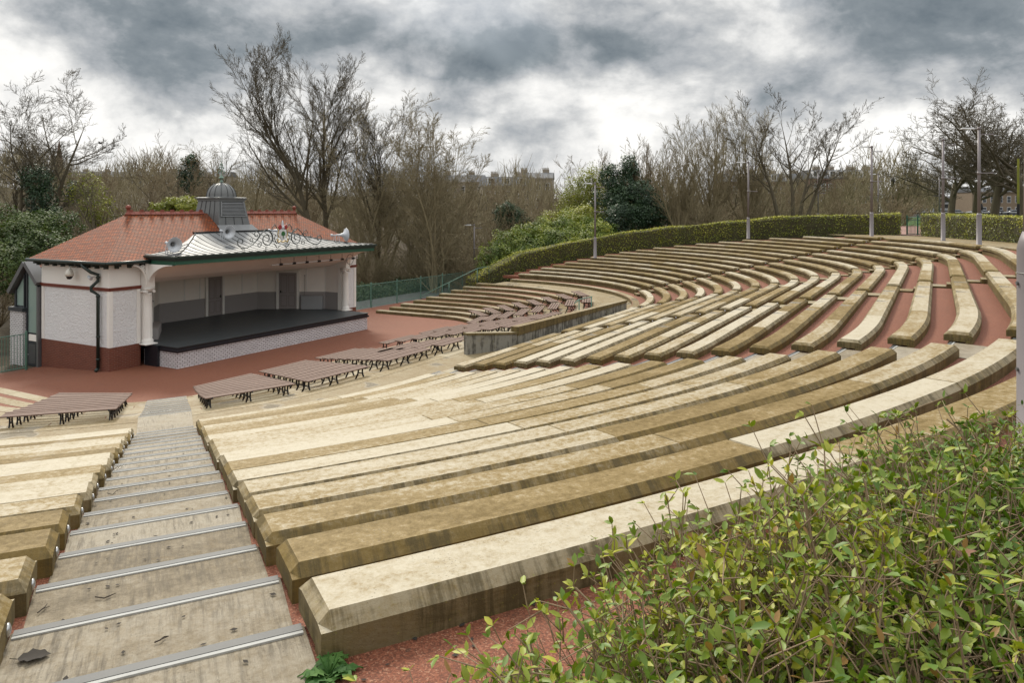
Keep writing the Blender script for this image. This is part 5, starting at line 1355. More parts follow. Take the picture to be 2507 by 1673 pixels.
# ================================================================== TREES
def grow(seed, H, spec):
    rg = random.Random(seed); S = []
    lv = spec['lv']
    def branch(p, d, ln, r, l, first=False):
        n = lv[l]['n']; wob = lv[l]['w']; up = lv[l]['up']; step = ln/n; kidsn = lv[l+1]['k'] if l+1 < len(lv) else 0
        pts = [p]; ds = [d]; taper = lv[l].get('tp', .75)
        for i in range(n):
            d = (d+Vector((rg.gauss(0, wob), rg.gauss(0, wob), rg.gauss(0, wob)*.7+up))).normalized(); q = p+d*step
            r1 = r*(1-taper*(i+1)/n); r0 = r*(1-taper*i/n); S.append((tuple(p), tuple(q), max(r0, spec['rmin']), max(r1, spec['rmin']), l)); p = q; pts.append(p); ds.append(d)
        if l+1 < len(lv):
            nx = lv[l+1]; a0 = nx.get('from', .25)
            k = max(1, int(round(kidsn*rg.uniform(.8, 1.2))))
            for j in range(k):
                t = a0+(1-a0)*(j+rg.random())/k; t = min(t, .999); i = min(int(t*n), n-1); f = t*n-i; b = pts[i].lerp(pts[i+1], f); dd = ds[i+1]
                ang = math.radians(rg.gauss(nx['ang'], nx['ang']*.22)); ax = dd.cross(Vector((rg.gauss(0, 1), rg.gauss(0, 1), rg.gauss(0, 1)))).normalized()
                nd = (dd*math.cos(ang)+ax.cross(dd).normalized()*math.sin(ang)).normalized() if True else dd
                if nd.z < nx.get('minz', -.3): nd.z = abs(nd.z)*.3; nd.normalize()
                L2 = ln*nx['len']*rg.uniform(.7, 1.25)*(1-nx.get('fall', .45)*t)
                branch(b, nd, L2, max(spec['rmin'], r*(1-taper*t)*nx.get('rr', .55)), l+1)
    for (off, d, f) in spec['stems']:
        branch(Vector(off), Vector(d).normalized(), H*f, spec['r'], 0)
    return S
def tree_proto(name, S, barkm, trunk_lv=1, spec_h=None, leaf=None, seed=0, foliage_mat=None, nleaf=0, lsize=.09):
    o = empty('bare_tree' if not nleaf else name, (0, 0, 0), 'x', 'tree')
    a = np.array([s[0] for s in S]); b = np.array([s[1] for s in S]); r0 = np.array([s[2] for s in S]); r1 = np.array([s[3] for s in S]); l = np.array([s[4] for s in S])
    if spec_h:
        k = spec_h/max(b[:, 2].max(), .1); a = a*k; b = b*k; r0 = r0*max(1, k**.5); r1 = r1*max(1, k**.5)
    m = l <= trunk_lv
    seg_mesh('trunk', a[m], b[m], r0[m], r1[m], barkm, o, 7)
    seg_mesh('crown', a[~m], b[~m], r0[~m], r1[~m], barkm, o, 3)
    if nleaf:
        rg = np.random.default_rng(seed); idx = rg.choice(np.where(~m)[0], nleaf); t = rg.uniform(0, 1, (nleaf, 1)); pts = a[idx]*(1-t)+b[idx]*t+rg.normal(0, .12, (nleaf, 3)); leaf_cloud('leaves', pts, lsize, foliage_mat, o, rg, None, 1, None, .6)
    return o
SP = {
 # tall forking river-bank poplar, ascending limbs, fine upright spray
 'tall': dict(rmin=.0085, r=.36, stems=[((0, 0, -1), (.0, 0, 1), .74)], lv=[dict(n=14, w=.06, up=.03, tp=.93), dict(k=15, n=10, w=.08, up=.055, ang=34, len=.43, rr=.62, fall=.35, **{'from': .42}), dict(k=12, n=6, w=.10, up=.07, ang=36, len=.50, rr=.5, fall=.5, **{'from': .12}), dict(k=8, n=4, w=.11, up=.08, ang=34, len=.48, rr=.5, **{'from': .1}), dict(k=6, n=2, w=.12, up=.10, ang=32, len=.55, rr=.6, **{'from': .05})]),
 'oak': dict(rmin=.009, r=.40, stems=[((0, 0, -1), (-.10, 0, 1), .80), ((0, 0, 1.5), (.22, .1, 1), .78), ((0, 0, 2.0), (-.35, -.1, 1), .55)], lv=[dict(n=12, w=.06, up=.05, tp=.96), dict(k=8, n=8, w=.13, up=.06, ang=48, len=.48, rr=.6, fall=.25, **{'from': .34}), dict(k=9, n=5, w=.16, up=.05, ang=42, len=.50, rr=.5, **{'from': .08}), dict(k=8, n=4, w=.18, up=.03, ang=40, len=.5, rr=.5, **{'from': .1}), dict(k=6, n=2, w=.2, up=.05, ang=36, len=.5, rr=.6, **{'from': .1})]),
 # many straight stems fanning from one base
 'fan': dict(rmin=.008, r=.13, stems=[((0, 0, -.5), (math.cos(a)*s, math.sin(a)*s, 1), f) for a, s, f in [(0, .05, .95), (.9, .22, .97), (2.1, .26, .92), (3.1, .38, .86), (4.1, .22, .95), (5.2, .30, .9), (.2, .45, .82), (3.4, .55, .76), (6.0, .12, .98)]], lv=[dict(n=10, w=.045, up=.02, tp=.96), dict(k=14, n=6, w=.08, up=.06, ang=26, len=.32, rr=.45, fall=.4, **{'from': .2}), dict(k=8, n=4, w=.10, up=.05, ang=28, len=.45, rr=.5, **{'from': .1}), dict(k=6, n=2, w=.13, up=.06, ang=28, len=.5, rr=.6, **{'from': .1})]),
 'trio': dict(rmin=.0085, r=.22, stems=[((-1.1, 0, -.5), (-.10, 0, 1), .90), ((0, .2, -.5), (.06, .05, 1), .95), ((1.0, -.2, -.5), (.22, 0, 1), .88), ((.4, 0, -.5), (.12, -.05, 1), .8)], lv=[dict(n=12, w=.05, up=.02, tp=.96), dict(k=12, n=8, w=.09, up=.045, ang=44, len=.44, rr=.5, fall=.30, **{'from': .34}), dict(k=8, n=4, w=.13, up=.05, ang=34, len=.45, rr=.5), dict(k=6, n=3, w=.15, up=.05, ang=32, len=.45, rr=.55), dict(k=4, n=2, w=.15, up=.06, ang=30, len=.5, rr=.6)]),
 'birch': dict(rmin=.0105, r=.12, stems=[((0, 0, -.5), (math.cos(a)*s, math.sin(a)*s, 1), f) for a, s, f in [(0, .06, .98), (2.0, .16, .95), (3.6, .20, .88), (5.3, .14, .92), (.6, .3, .8)]], lv=[dict(n=12, w=.06, up=.02, tp=.96), dict(k=18, n=6, w=.10, up=.04, ang=38, len=.30, rr=.45, fall=.5, **{'from': .15}), dict(k=9, n=4, w=.16, up=.01, ang=38, len=.45, rr=.5, **{'from': .1}), dict(k=7, n=2, w=.2, up=-.02, ang=34, len=.5, rr=.6)]),
 # plane with a short stout trunk and wide knotted limbs
 'plane': dict(rmin=.013, r=.46, stems=[((0, 0, -1), (.02, 0, 1), .36)], lv=[dict(n=6, w=.06, up=.03, tp=.35), dict(k=9, n=10, w=.16, up=.030, ang=50, len=1.35, rr=.5, fall=.1, **{'from': .55}), dict(k=14, n=7, w=.2, up=.04, ang=50, len=.44, rr=.42, fall=.2, **{'from': .12}), dict(k=9, n=4, w=.22, up=.02, ang=44, len=.42, rr=.5, **{'from': .1}), dict(k=6, n=2, w=.25, up=.03, ang=40, len=.5, rr=.6, **{'from': .1})]),
 'shrub': dict(rmin=.007, r=.045, stems=[((0, 0, -.3), (math.cos(a)*s, math.sin(a)*s, 1), f) for a, s, f in [(k*.61, .12+.75*((k*37) % 11)/11, .75+.25*((k*53) % 7)/7) for k in range(22)]], lv=[dict(n=7, w=.09, up=.01, tp=.8), dict(k=8, n=4, w=.13, up=.03, ang=30, len=.42, rr=.55, **{'from': .15}), dict(k=5, n=3, w=.16, up=.02, ang=32, len=.5, rr=.6)]),
 'small': dict(rmin=.008, r=.15, stems=[((0, 0, -.5), (.02, 0, 1), .6), ((0, 0, .8), (-.4, .1, 1), .55), ((0, 0, 1.1), (.45, -.1, 1), .55)], lv=[dict(n=8, w=.10, up=.03, tp=.8), dict(k=9, n=6, w=.16, up=.03, ang=46, len=.52, rr=.55, **{'from': .3}), dict(k=7, n=4, w=.18, up=.02, ang=42, len=.45, rr=.5), dict(k=5, n=2, w=.2, up=.03, ang=38, len=.5, rr=.6)]),
}
protos = {}
def get_tree(kind, seed, H, bk, **kw):
    key = (kind, seed, H, bk)
    if key not in protos:
        o = tree_proto(kw.pop('name', 'bare_tree'), grow(seed, H, SP[kind]), M[bk], seed=seed, spec_h=H, **kw); protos[key] = [o, kids(o), False]
    return protos[key]
def put_tree(kind, seed, H, bk, loc, lab, group=None, rz=0, sc=1, cat='tree', name=None, **kw):
    e = get_tree(kind, seed, H, bk, **kw); o, ks, used = e
    if not used:
        e[2] = True; o.location = loc; o.rotation_euler = (0, 0, rz); o.scale = (sc,)*3; o['label'] = lab
        if group: o['group'] = group
        r = o
    else:
        r = copy_tree(o, loc, rz, sc, lab, group, ks)
        if not group and 'group' in r: del r['group']
    r['category'] = cat
    if name: r.name = name
    return r
def gl(px, d, z): return ((px-CX)/F*d, d, z)
def hgt(py_top, d, z): return EYE-(py_top-HY)/F*d-z
# named trees (pixel column, distance, ground z, top row)
def T_(kind, seed, bk, px, d, z, top, lab, rz=0, k=1.0, **kw):
    H = hgt(top, d, z); put_tree(kind, seed, round(H, 2), bk, gl(px, d, z), lab, rz=rz, **kw)
T_('oak', 3, 'bark_dark', 62, 62, -1.5, 158, 'tall bare tree with twin leaders at the far left behind the bandstand', .3, 1.12)
T_('tall', 12, 'bark_dark', 772, 66, -1.5, 62, 'tallest bare tree, rising behind the cupola', 2.2, 1.18)
T_('tall', 7, 'bark_dark', 800, 68, -1.5, 92, 'tall bare tree immediately right of the tallest one', .6, 1.14)
T_('birch', 4, 'bark_brown', 890, 66, -1.5, 205, 'slender pale bare tree between the tallest trees and the birch clump', .2, 1.1)
T_('birch', 9, 'bark_brown', 1065, 62, -1.5, 262, 'multi stemmed bare birch beside the railings right of the bandstand', 1.4, 1.08)
T_('small', 5, 'bark_dark', 292, 58, -1.5, 366, 'twisted dark small tree above the left end of the tiled roof', .8, 1.25)
T_('birch', 14, 'bark_tan', 392, 60, -1.5, 350, 'pale barked young tree behind the left of the ridge', 2.0, 1.1)
T_('small', 8, 'bark_dark', 470, 72, -1.0, 318, 'bare tree behind the roof just left of the cupola', .4, 1.3)
T_('small', 11, 'bark_brown', 560, 70, -1.0, 340, 'bare tree showing around the dome finial', 2.4, 1.3)
T_('small', 21, 'bark_brown', 640, 74, -1.0, 350, 'bare tree between the dome and the tallest tree', 1.0, 1.3)
T_('small', 31, 'bark_brown', 940, 70, -1.2, 300, 'bare tree filling the gap left of the birch clump', 3.0, 1.3)
T_('fan', 2, 'bark_brown', 1665, 66, 4.3, 300, 'fan of slender bare stems rising behind the dark evergreen', .2, 1.05)
T_('fan', 6, 'bark_brown', 1745, 68, 4.5, 240, 'tall broom shaped bare tree behind the middle of the long hedge', 1.1, 1.06)
T_('fan', 8, 'bark_brown', 1830, 70, 4.6, 232, 'broom shaped bare tree left of the four trunked one', 2.6, 1.06)
T_('trio', 5, 'bark_dark', 1940, 66, 4.7, 200, 'rounded bare tree on four dark trunks above the long hedge', 0, 1.08)
T_('fan', 12, 'bark_tan', 1580, 72, 4.2, 330, 'leaning pale bare thicket tree behind the evergreens', 3.6, 1.05)
T_('fan', 17, 'bark_tan', 1455, 84, 2.5, 352, 'small bare tree standing over the light green tree', 1.6, 1.0)
T_('plane', 3, 'bark_dark', 2328, 92, 5.0, 250, 'wide spreading bare plane tree behind the hedge right of the gate', 0.2, 1.0)
T_('plane', 5, 'bark_dark', 2425, 88, 5.0, 232, 'knotted bare plane tree near the right edge of the photo', 2.2, 1.0)
T_('plane', 8, 'bark_dark', 2520, 78, 5.0, 175, 'largest plane tree cut off by the right edge', 1.1, 1.0)
T_('plane', 3, 'bark_dark', 2385, 112, 5.0, 262, 'bare plane tree further back between the two lamp posts', 4.0, 1.0)
T_('plane', 13, 'bark_brown', 2225, 120, 5.0, 385, 'low rounded bare tree above the green gate', 1.0, 1.0)
T_('small', 8, 'bark_brown', 2085, 78, 5.0, 405, 'sparse small bare tree in front of the red sandstone terrace', 4.4, 1.15)
e = [k for k in protos if k[0] == 'tall' and k[1] == 7][0]
put_tree('tall', 7, e[2], 'bark_dark', gl(925, 70, -1.5), 'tall slender bare tree between the tallest pair and the birch clump', None, 3.9, hgt(212, 70, -1.5)/e[2])
e = [k for k in protos if k[0] == 'birch' and k[1] == 9][0]
put_tree('birch', 9, e[2], e[3], gl(1035, 66, -1.5), 'bare birch just left of the multi stemmed clump by the railings', None, 2.2, hgt(275, 66, -1.5)/e[2])
put_tree('birch', 9, e[2], e[3], gl(1100, 67, -1.5), 'bare birch just right of the multi stemmed clump by the railings', None, 4.2, hgt(300, 67, -1.5)/e[2])
# individual trees of the wood across the river
rg = random.Random(77)
wood = [(20, 78, 390), (170, 84, 385), (235, 92, 400), (345, 88, 392), (430, 95, 398), (520, 90, 395), (600, 98, 402), (690, 92, 400), (770, 100, 405), (850, 92, 398), (935, 104, 404), (1005, 96, 395), (1090, 90, 400), (1150, 100, 408), (1215, 92, 425), (1290, 100, 445), (1360, 96, 440),
        (60, 110, 405), (300, 118, 412), (480, 120, 408), (740, 122, 410), (900, 120, 412), (1040, 118, 410), (1130, 84, 430), (1250, 80, 450), (1330, 84, 455), (1500, 94, 400), (1620, 96, 405), (1700, 98, 410), (1790, 96, 415), (1880, 100, 418), (1960, 96, 420), (2030, 104, 425), (2120, 108, 428), (2170, 120, 430), (10, 66, 330), (170, 70, 380)]
for i, (px, d, top) in enumerate(wood):
    kind, seed, bk = [('small', 8, 'bark_brown'), ('fan', 17, 'bark_tan'), ('birch', 14, 'bark_tan'), ('small', 31, 'bark_brown'), ('fan', 2, 'bark_brown'), ('small', 5, 'bark_dark')][i % 6]
    ent = [k for k in protos if k[0] == kind and k[1] == seed][0]; z = -1.5 if px < 1400 else 4.6
    z = z if px > 1400 else -1+max(0, (d-75)*.09)
    need = hgt(top+rg.uniform(-14, 18), d, z); sc = need/ent[2]
    put_tree(kind, seed, ent[2], bk, gl(px+rg.uniform(-12, 12), d, z), 'bare brown tree in the thick leafless wood behind the arena', 'bare trees of the wood', rg.uniform(0, 6.2), sc)
# ---- brushwood: dense twiggy undergrowth, uncountable
S = grow(5, 4.2, SP['shrub']); a = np.array([s[0] for s in S]); b = np.array([s[1] for s in S]); r0 = np.array([s[2] for s in S]); r1 = np.array([s[3] for s in S]); print('shrub segs', len(S))
A_, B_, R0_, R1_ = [], [], [], []
rgn = np.random.default_rng(9)
def brush(px, d, z, h, w=1.0):
    t = rgn.uniform(0, 6.28); c, s = math.cos(t), math.sin(t); Rm = np.array([[c, -s, 0], [s, c, 0], [0, 0, 1]]); k = h/4.0; kw = k*w
    D = np.diag([kw, kw, k]); o = np.array(gl(px, d, z))
    A_.append(a@Rm.T@D+o); B_.append(b@Rm.T@D+o); R0_.append(r0*max(1, d/60)); R1_.append(r1*max(1, d/60))
for i in range(36):      # far bank of the river and behind the fence
    px = rgn.uniform(-80, 1420); d = rgn.uniform(56, 118); u, v = UV((px-CX)/F*d, d)
    if v < 13: continue
    brush(px, d, -2+max(0, (d-75)*.09), rgn.uniform(4.0, 6.5), rgn.uniform(1.1, 1.7))
for px in np.arange(860, 1240, 38): brush(px+rgn.uniform(-10, 10), rgn.uniform(62, 74), -1, rgn.uniform(3.5, 5.5), 1.4)
for px in np.arange(0, 720, 60): brush(px, rgn.uniform(54, 62), -1.5, rgn.uniform(4.0, 5.5), 1.4)
for px in np.arange(1560, 2200, 42): brush(px+rgn.uniform(-12, 12), rgn.uniform(64, 78), 4.3, rgn.uniform(3.0, 4.6), 1.2)
for px in np.arange(1200, 1560, 36): brush(px, rgn.uniform(74, 90), .8, rgn.uniform(6.0, 8.0), 1.1)
half = lambda X, k: np.concatenate([x for i, x in enumerate(X) if i % 3 == k or (k == 0 and i % 3 == 1)])
ob = seg_mesh('brushwood', half(A_, 0), half(B_, 0), half(R0_, 0), half(R1_, 0), M['bark_brown']); tag(ob, 'dense brown leafless undergrowth beyond the arena', kind='stuff')
ob = seg_mesh('pale_brushwood', half(A_, 2), half(B_, 2), half(R0_, 2), half(R1_, 2), M['bark_tan']); tag(ob, 'pale tan leafless scrub mixed through the undergrowth', kind='stuff')

# ---- far wooded rise: a hazy mass of twigs
rgn = np.random.default_rng(31); n = 26000; px = rgn.uniform(-200, 2300, n); d = rgn.uniform(105, 190, n); x = (px-CX)/F*d
zb = np.array([terrain(*UV(xx, dd)) for xx, dd in zip(x, d)]); top = 7.5+2.5*np.sin(px*.021)+1.5*np.sin(px*.055+d*.1); z = zb+np.abs(top)*rgn.uniform(0, 1, n)**.7
p0 = np.stack([x, d, z], 1); dr = rgn.normal(0, .55, (n, 3)); dr[:, 2] = np.abs(dr[:, 2])+1.0; p1 = p0+dr*rgn.uniform(.8, 2.2, n)[:, None]
ob = seg_mesh('distant_wood', p0, p1, np.full(n, .05), np.full(n, .02), M['bark_brown']); tag(ob, 'far off brown leafless wood along the skyline', kind='stuff')

# ================================================================== LEAFY BUSHES AND EVERGREENS
def bush(name, lab, blobs, n, size, leaf, seed, cat='shrub', stems=0, group=None, asp=.6, hollow=.55):
    rng = np.random.default_rng(seed); blobs = np.array(blobs, float); o = empty(name, blobs[0][:3]*[1, 1, 0]+[0, 0, min(b[2]-b[5] for b in blobs)], lab, cat, group); L0 = np.array(wloc(o))
    vol = blobs[:, 3]*blobs[:, 4]*blobs[:, 5]; w = vol**.7; w /= w.sum(); idx = rng.choice(len(blobs), n, p=w)
    dv = rng.normal(size=(n, 3)); dv /= np.linalg.norm(dv, axis=1)[:, None]
    lump = 1+.13*np.sin(dv[:, 0]*7+idx)+.13*np.sin(dv[:, 1]*9+idx*2)+.10*np.sin(dv[:, 2]*11+idx)
    rad = (hollow+(1-hollow)*rng.uniform(0, 1, n)**.5)*lump
    pts = blobs[idx, :3]+dv*rad[:, None]*blobs[idx, 3:6]
    # break up into clumps
    cl = rng.normal(size=(n//14+1, 3))*.22; pts += cl[rng.integers(0, len(cl), n)]*0
    cid = (np.floor(pts/.55)).astype(int); hsh = (cid[:, 0]*73856093 ^ cid[:, 1]*19349663 ^ cid[:, 2]*83492791) % 97/97.; keep = hsh > .13; pts = pts[keep]; dv = dv[keep]
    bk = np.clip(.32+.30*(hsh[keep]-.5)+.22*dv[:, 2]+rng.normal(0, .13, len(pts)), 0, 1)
    leaf_cloud('foliage', pts-L0, size, M[leaf], o, rng, dv+np.array([0, 0, .5]), .9, bk, asp)
    a = []; b = []; r = []
    for i in range(max(6, stems)):
        bl = blobs[rng.integers(0, len(blobs))]; q = bl[:3]+rng.normal(0, .35, 3)*bl[3:6]; base = bl[:3]-[0, 0, bl[5]]+[rng.normal(0, .2), rng.normal(0, .2), -.3]
        m = (q+base)/2+rng.normal(0, .2, 3); a += [base, m]; b += [m, q]; r += [.05, .03]
    seg_mesh('stems', np.array(a)-L0, np.array(b)-L0, np.array(r), np.array(r)*.7, M['bark_dark'], o, 5); return o
def bl(px, py, d, rx, rz, ry=None): p = at(px, py, d); return (p.x, p.y, p.z, rx, ry or rx*.8, rz)
bush('rhododendron', 'broad glossy green shrub bank behind the lower end of the long hedge', [bl(1215, 640, 62, 1.7, 1.5), bl(1265, 600, 64, 2.0, 1.6), bl(1330, 580, 65, 2.2, 1.6), bl(1400, 565, 66, 2.2, 1.6), bl(1200, 660, 61, 1.2, 1.2), bl(1300, 625, 62.5, 2.0, 1.5), bl(1380, 600, 63, 2.0, 1.5), bl(1460, 580, 64, 2.0, 1.5), bl(1250, 655, 61, 1.6, 1.4), bl(1440, 605, 62, 1.6, 1.3)], 52000, .17, 'rhodo', 41, stems=20)
bush('yellow_green_shrub', 'bright yellow green shrub above the glossy shrub bank', [bl(1370, 548, 69, 1.9, 1.3), bl(1430, 535, 70, 1.9, 1.4), bl(1480, 548, 69, 1.6, 1.3), bl(1300, 575, 69, 1.4, 1.0), bl(1225, 600, 66, 1.1, .9)], 15000, .17, 'budleaf', 42, stems=14)
bush('light_green_tree', 'light green young tree with thin open foliage behind the shrub bank', [bl(1425, 480, 76, 2.2, 2.6), bl(1400, 510, 76, 1.8, 2.2), bl(1450, 440, 76, 1.6, 1.8), bl(1470, 500, 76, 1.8, 2.0)], 13000, .16, 'budleaf', 43, 'tree', 30, hollow=.2)
bush('evergreen_tree', 'dark evergreen tree behind the long hedge left of the bare fans', [bl(1530, 455, 70, 2.0, 2.2), bl(1560, 490, 69, 2.3, 2.0), bl(1505, 495, 70, 2.0, 1.8), bl(1590, 525, 68, 2.0, 1.3), bl(1530, 530, 68, 2.4, 1.5), bl(1540, 410, 70, 1.0, 1.2), bl(1490, 430, 70, 1.0, 1.2)], 42000, .17, 'evergreen', 44, 'tree', 16, hollow=.4)
bush('holly_bush', 'dark rounded holly bush in the brown thicket beyond the railings', [bl(1255, 545, 78, 1.8, 1.6), bl(1240, 520, 78, 1.3, 1.2)], 9000, .17, 'ivy', 45)
bush('laurel_bush', 'large mid green bush at the left edge behind the side extension', [bl(60, 590, 50, 2.2, 1.8), bl(130, 560, 52, 1.8, 1.5), bl(20, 560, 52, 1.8, 1.6), bl(100, 620, 49, 2.0, 1.6), bl(-30, 620, 49, 2.0, 1.8), bl(10, 660, 47, 2.0, 1.6)], 32000, .16, 'laurel', 46, stems=16)
bush('ivy_tree', 'dark ivy covered tree stump left of the tall forked tree', [bl(90, 440, 60, 1.3, 1.2), bl(100, 490, 60, 1.1, 1.4), bl(165, 470, 64, .9, 1.3), bl(110, 540, 60, 1.2, 1.6)], 9000, .16, 'evergreen', 47, 'tree')
bush('spring_bush', 'yellow green bush just budding beyond the left slope of the roof', [bl(215, 470, 62, 1.6, 1.8), bl(240, 520, 60, 1.5, 1.6)], 4200, .14, 'budleaf', 48, hollow=.1, stems=14)
bush('green_bush', 'green bush peeping over the ridge left of the cupola', [bl(450, 508, 54, 1.6, .8), bl(410, 512, 54, 1.2, .6)], 6500, .15, 'budleaf', 49)
bush('dark_conifer', 'dark conifer among bare trees left of the cupola', [bl(465, 430, 84, 1.3, 2.2), bl(470, 400, 84, .8, 1.2)], 5000, .2, 'evergreen', 50, 'tree')
# ivy ground cover behind the railings
rng = np.random.default_rng(60); n = 16000; u = rng.uniform(13.5, 36, n); v = rng.uniform(9.6, 12.5, n); hh = rng.uniform(0, 1, n)**.8*(.95+.35*np.sin(u*1.3)+.2*np.sin(u*3.1)); pts = np.array([tuple(P(a_, b_, -.35+h_)) for a_, b_, h_ in zip(u, v, hh)])
ob = leaf_cloud('ivy_ground_cover', pts, .15, M['ivy'], None, rng, np.tile([.2, -.6, .6], (n, 1)), .9, None, .8); tag(ob, 'glossy ivy along the path behind the railings', kind='stuff')
n = 6000; u = rng.uniform(-20, -2.5, n); v = rng.uniform(9.8, 12.5, n); pts = np.array([tuple(P(a_, b_, -.6+h_)) for a_, b_, h_ in zip(u, v, rng.uniform(0, 1.4, n))])
ob = leaf_cloud('ground_cover', pts, .15, M['rhodo'], None, rng, np.tile([.2, -.6, .6], (n, 1)), .9, None, .8); tag(ob, 'green ground cover left of the side extension', kind='stuff')
# small yellow-green plants at the back of the upper terrace
# ================================================================== FAR BUILDINGS
def bld(name, lab, loc, rz):
    return empty(name, loc, lab, 'building', None), rz
def tenement(lab, px0, px1, d, ztop, zbase, roof_h, wallm, nwin, nfl, dorm, chim, rz=0, fh=3.3, roofm='slate', depth=10):
    x0, x1 = (px0-CX)/F*d, (px1-CX)/F*d; o = empty('tenement_building', ((x0+x1)/2, d, zbase), lab, 'building'); W = x1-x0
    cx = (x0+x1)/2; c, s = math.cos(rz), math.sin(rz)
    def T(x, y, z): return (cx+x*c-y*s, d+x*s+y*c, z)
    mb = MB(); mb.box((-W/2, 0, zbase), (W/2, depth, ztop), 0, T); mb.box((-W/2-.2, -.25, ztop-.35), (W/2+.2, -.003, ztop), 0, T); mb.build('wall', [M[wallm]], o)
    mb = MB(); V = [T(-W/2-.2, -.3, ztop+.003), T(W/2+.2, -.3, ztop+.003), T(W/2+.2, depth+.3, ztop+.003), T(-W/2-.2, depth+.3, ztop+.003), T(-W/2-.2, 2.6, ztop+roof_h), T(W/2+.2, 2.6, ztop+roof_h), T(W/2+.2, depth-2.6, ztop+roof_h), T(-W/2-.2, depth-2.6, ztop+roof_h)]
    mb.add(V, [(0, 1, 5, 4), (1, 2, 6, 5), (2, 3, 7, 6), (3, 0, 4, 7), (4, 5, 6, 7)]); rf = mb.build('roof', [M[roofm]], o)
    for k in range(chim):
        x = -W/2+W*(k+.5)/chim+random.uniform(-.6, .6); q = MB(); q.box((x-.8, 3.2, ztop+roof_h*.5), (x+1.0, 4.4, ztop+roof_h+.9), 0, T)
        for j in range(5): p = T(x-.75+.37*j, 3.8, ztop+roof_h+.9); q.lathe(p, [(.14, 0), (.12, .5)], 6)
        q.build('chimney', [M['stone']], rf)
    for k in range(dorm):
        x = -W/2+W*(k+.5)/dorm; q = MB(); q.box((x-.85, .2, ztop+.3), (x+.85, 2.6, ztop+2.1), 0, T); dd = q.build('dormer', [M['winwhite']], rf)
        q = MB(); q.box((x-.6, .14, ztop+.6), (x-.06, .197, ztop+1.9), 0, T); q.box((x+.06, .14, ztop+.6), (x+.6, .197, ztop+1.9), 0, T); q.build('pane', [M['pane']], dd)
    for f in range(nfl):
        for k in range(nwin):
            x = -W/2+W*(k+.5)/nwin; z = ztop-2.3-fh*f
            if z < zbase: continue
            q = MB(); q.box((x-.62, -.06, z-1.0), (x+.62, -.004, z+1.0), 0, T); w = q.build('window', [M['winwhite']], o)
            q = MB(); q.box((x-.5, -.10, z-.88), (x+.5, -.063, z-.04), 0, T); q.box((x-.5, -.10, z+.04), (x+.5, -.063, z+.88), 0, T); q.build('pane', [M['pane']], w)
    return o
def zpix(py, d): return EYE-(py-HY)/F*d
tenement('grey stone tenement with dormers and chimneys above the brown wood', 1182, 1300, 190, zpix(455, 190), 4, 2.4, 'stone', 5, 3, 3, 2, .12)
tenement('taller grey stone tenement with end chimneys right of the dormered one', 1262, 1352, 205, zpix(436, 205), 4, 1.6, 'stone', 4, 3, 0, 2, -.1)
tenement('low grey tenement roofs left of the dormered tenement', 1060, 1185, 230, zpix(445, 230), 6, 2.2, 'stone', 6, 2, 0, 2)
tenement('long red sandstone terrace with white dormers right of the four trunked tree', 1990, 2150, 200, zpix(437, 200), 5, 2.4, 'redstone', 9, 4, 8, 4, -.04)
tenement('red sandstone block partly hidden behind the bare broom trees', 1770, 1985, 215, zpix(445, 215), 5, 2.4, 'redstone', 11, 4, 6, 4)
tenement('buff brick flats behind the cars right of the low round tree', 2228, 2278, 240, zpix(478, 240), 5, 2.0, 'buff', 4, 3, 0, 0, .0, 3.0)
tenement('pale grey building under the plane trees at the far right', 2380, 2560, 230, zpix(470, 230), 5, 1.5, 'buff', 9, 3, 0, 0)
tenement('long dark roofline of distant terraces at the far left', 60, 560, 330, zpix(432, 330), 10, 2.2, 'stone', 22, 1, 0, 9)
o = empty('office_building', (at(2300, 0, 260).x, 260, 5), 'pale grey modern building beside the buff flats', 'building'); mb = MB(); c = at(2300, 0, 260).x; mb.box((c-5, 260, 5), (c+6, 275, zpix(480, 260))); mb.build('wall', [M['concgrey']], o); mb = MB(); mb.box((c-4.6, 259.9, zpix(495, 260)), (c+5.6, 259.98, zpix(486, 260))); mb.box((c-4.6, 259.9, zpix(509, 260)), (c+5.6, 259.98, zpix(500, 260))); mb.build('window_band', [M['pane']], o)
# church spire far left
p = at(145, 0, 340); o = empty('church_spire', (p.x, 340, 8), 'slender stone church spire on the skyline at the far left', 'church'); mb = MB(); zt = zpix(342, 340); zb = zpix(428, 340)
mb.lathe((p.x, 340, 0), [(2.4, zb-4), (2.3, zb), (1.6, zb+(zt-zb)*.33), (.9, zb+(zt-zb)*.68), (.05, zt)], 8); mb.build('spire', [M['redstone']], o)
mb = MB(); mb.box((p.x-2.9, 337.1, 8), (p.x+2.9, 342.9, zb-2)); mb.build('tower', [M['stone']], o)
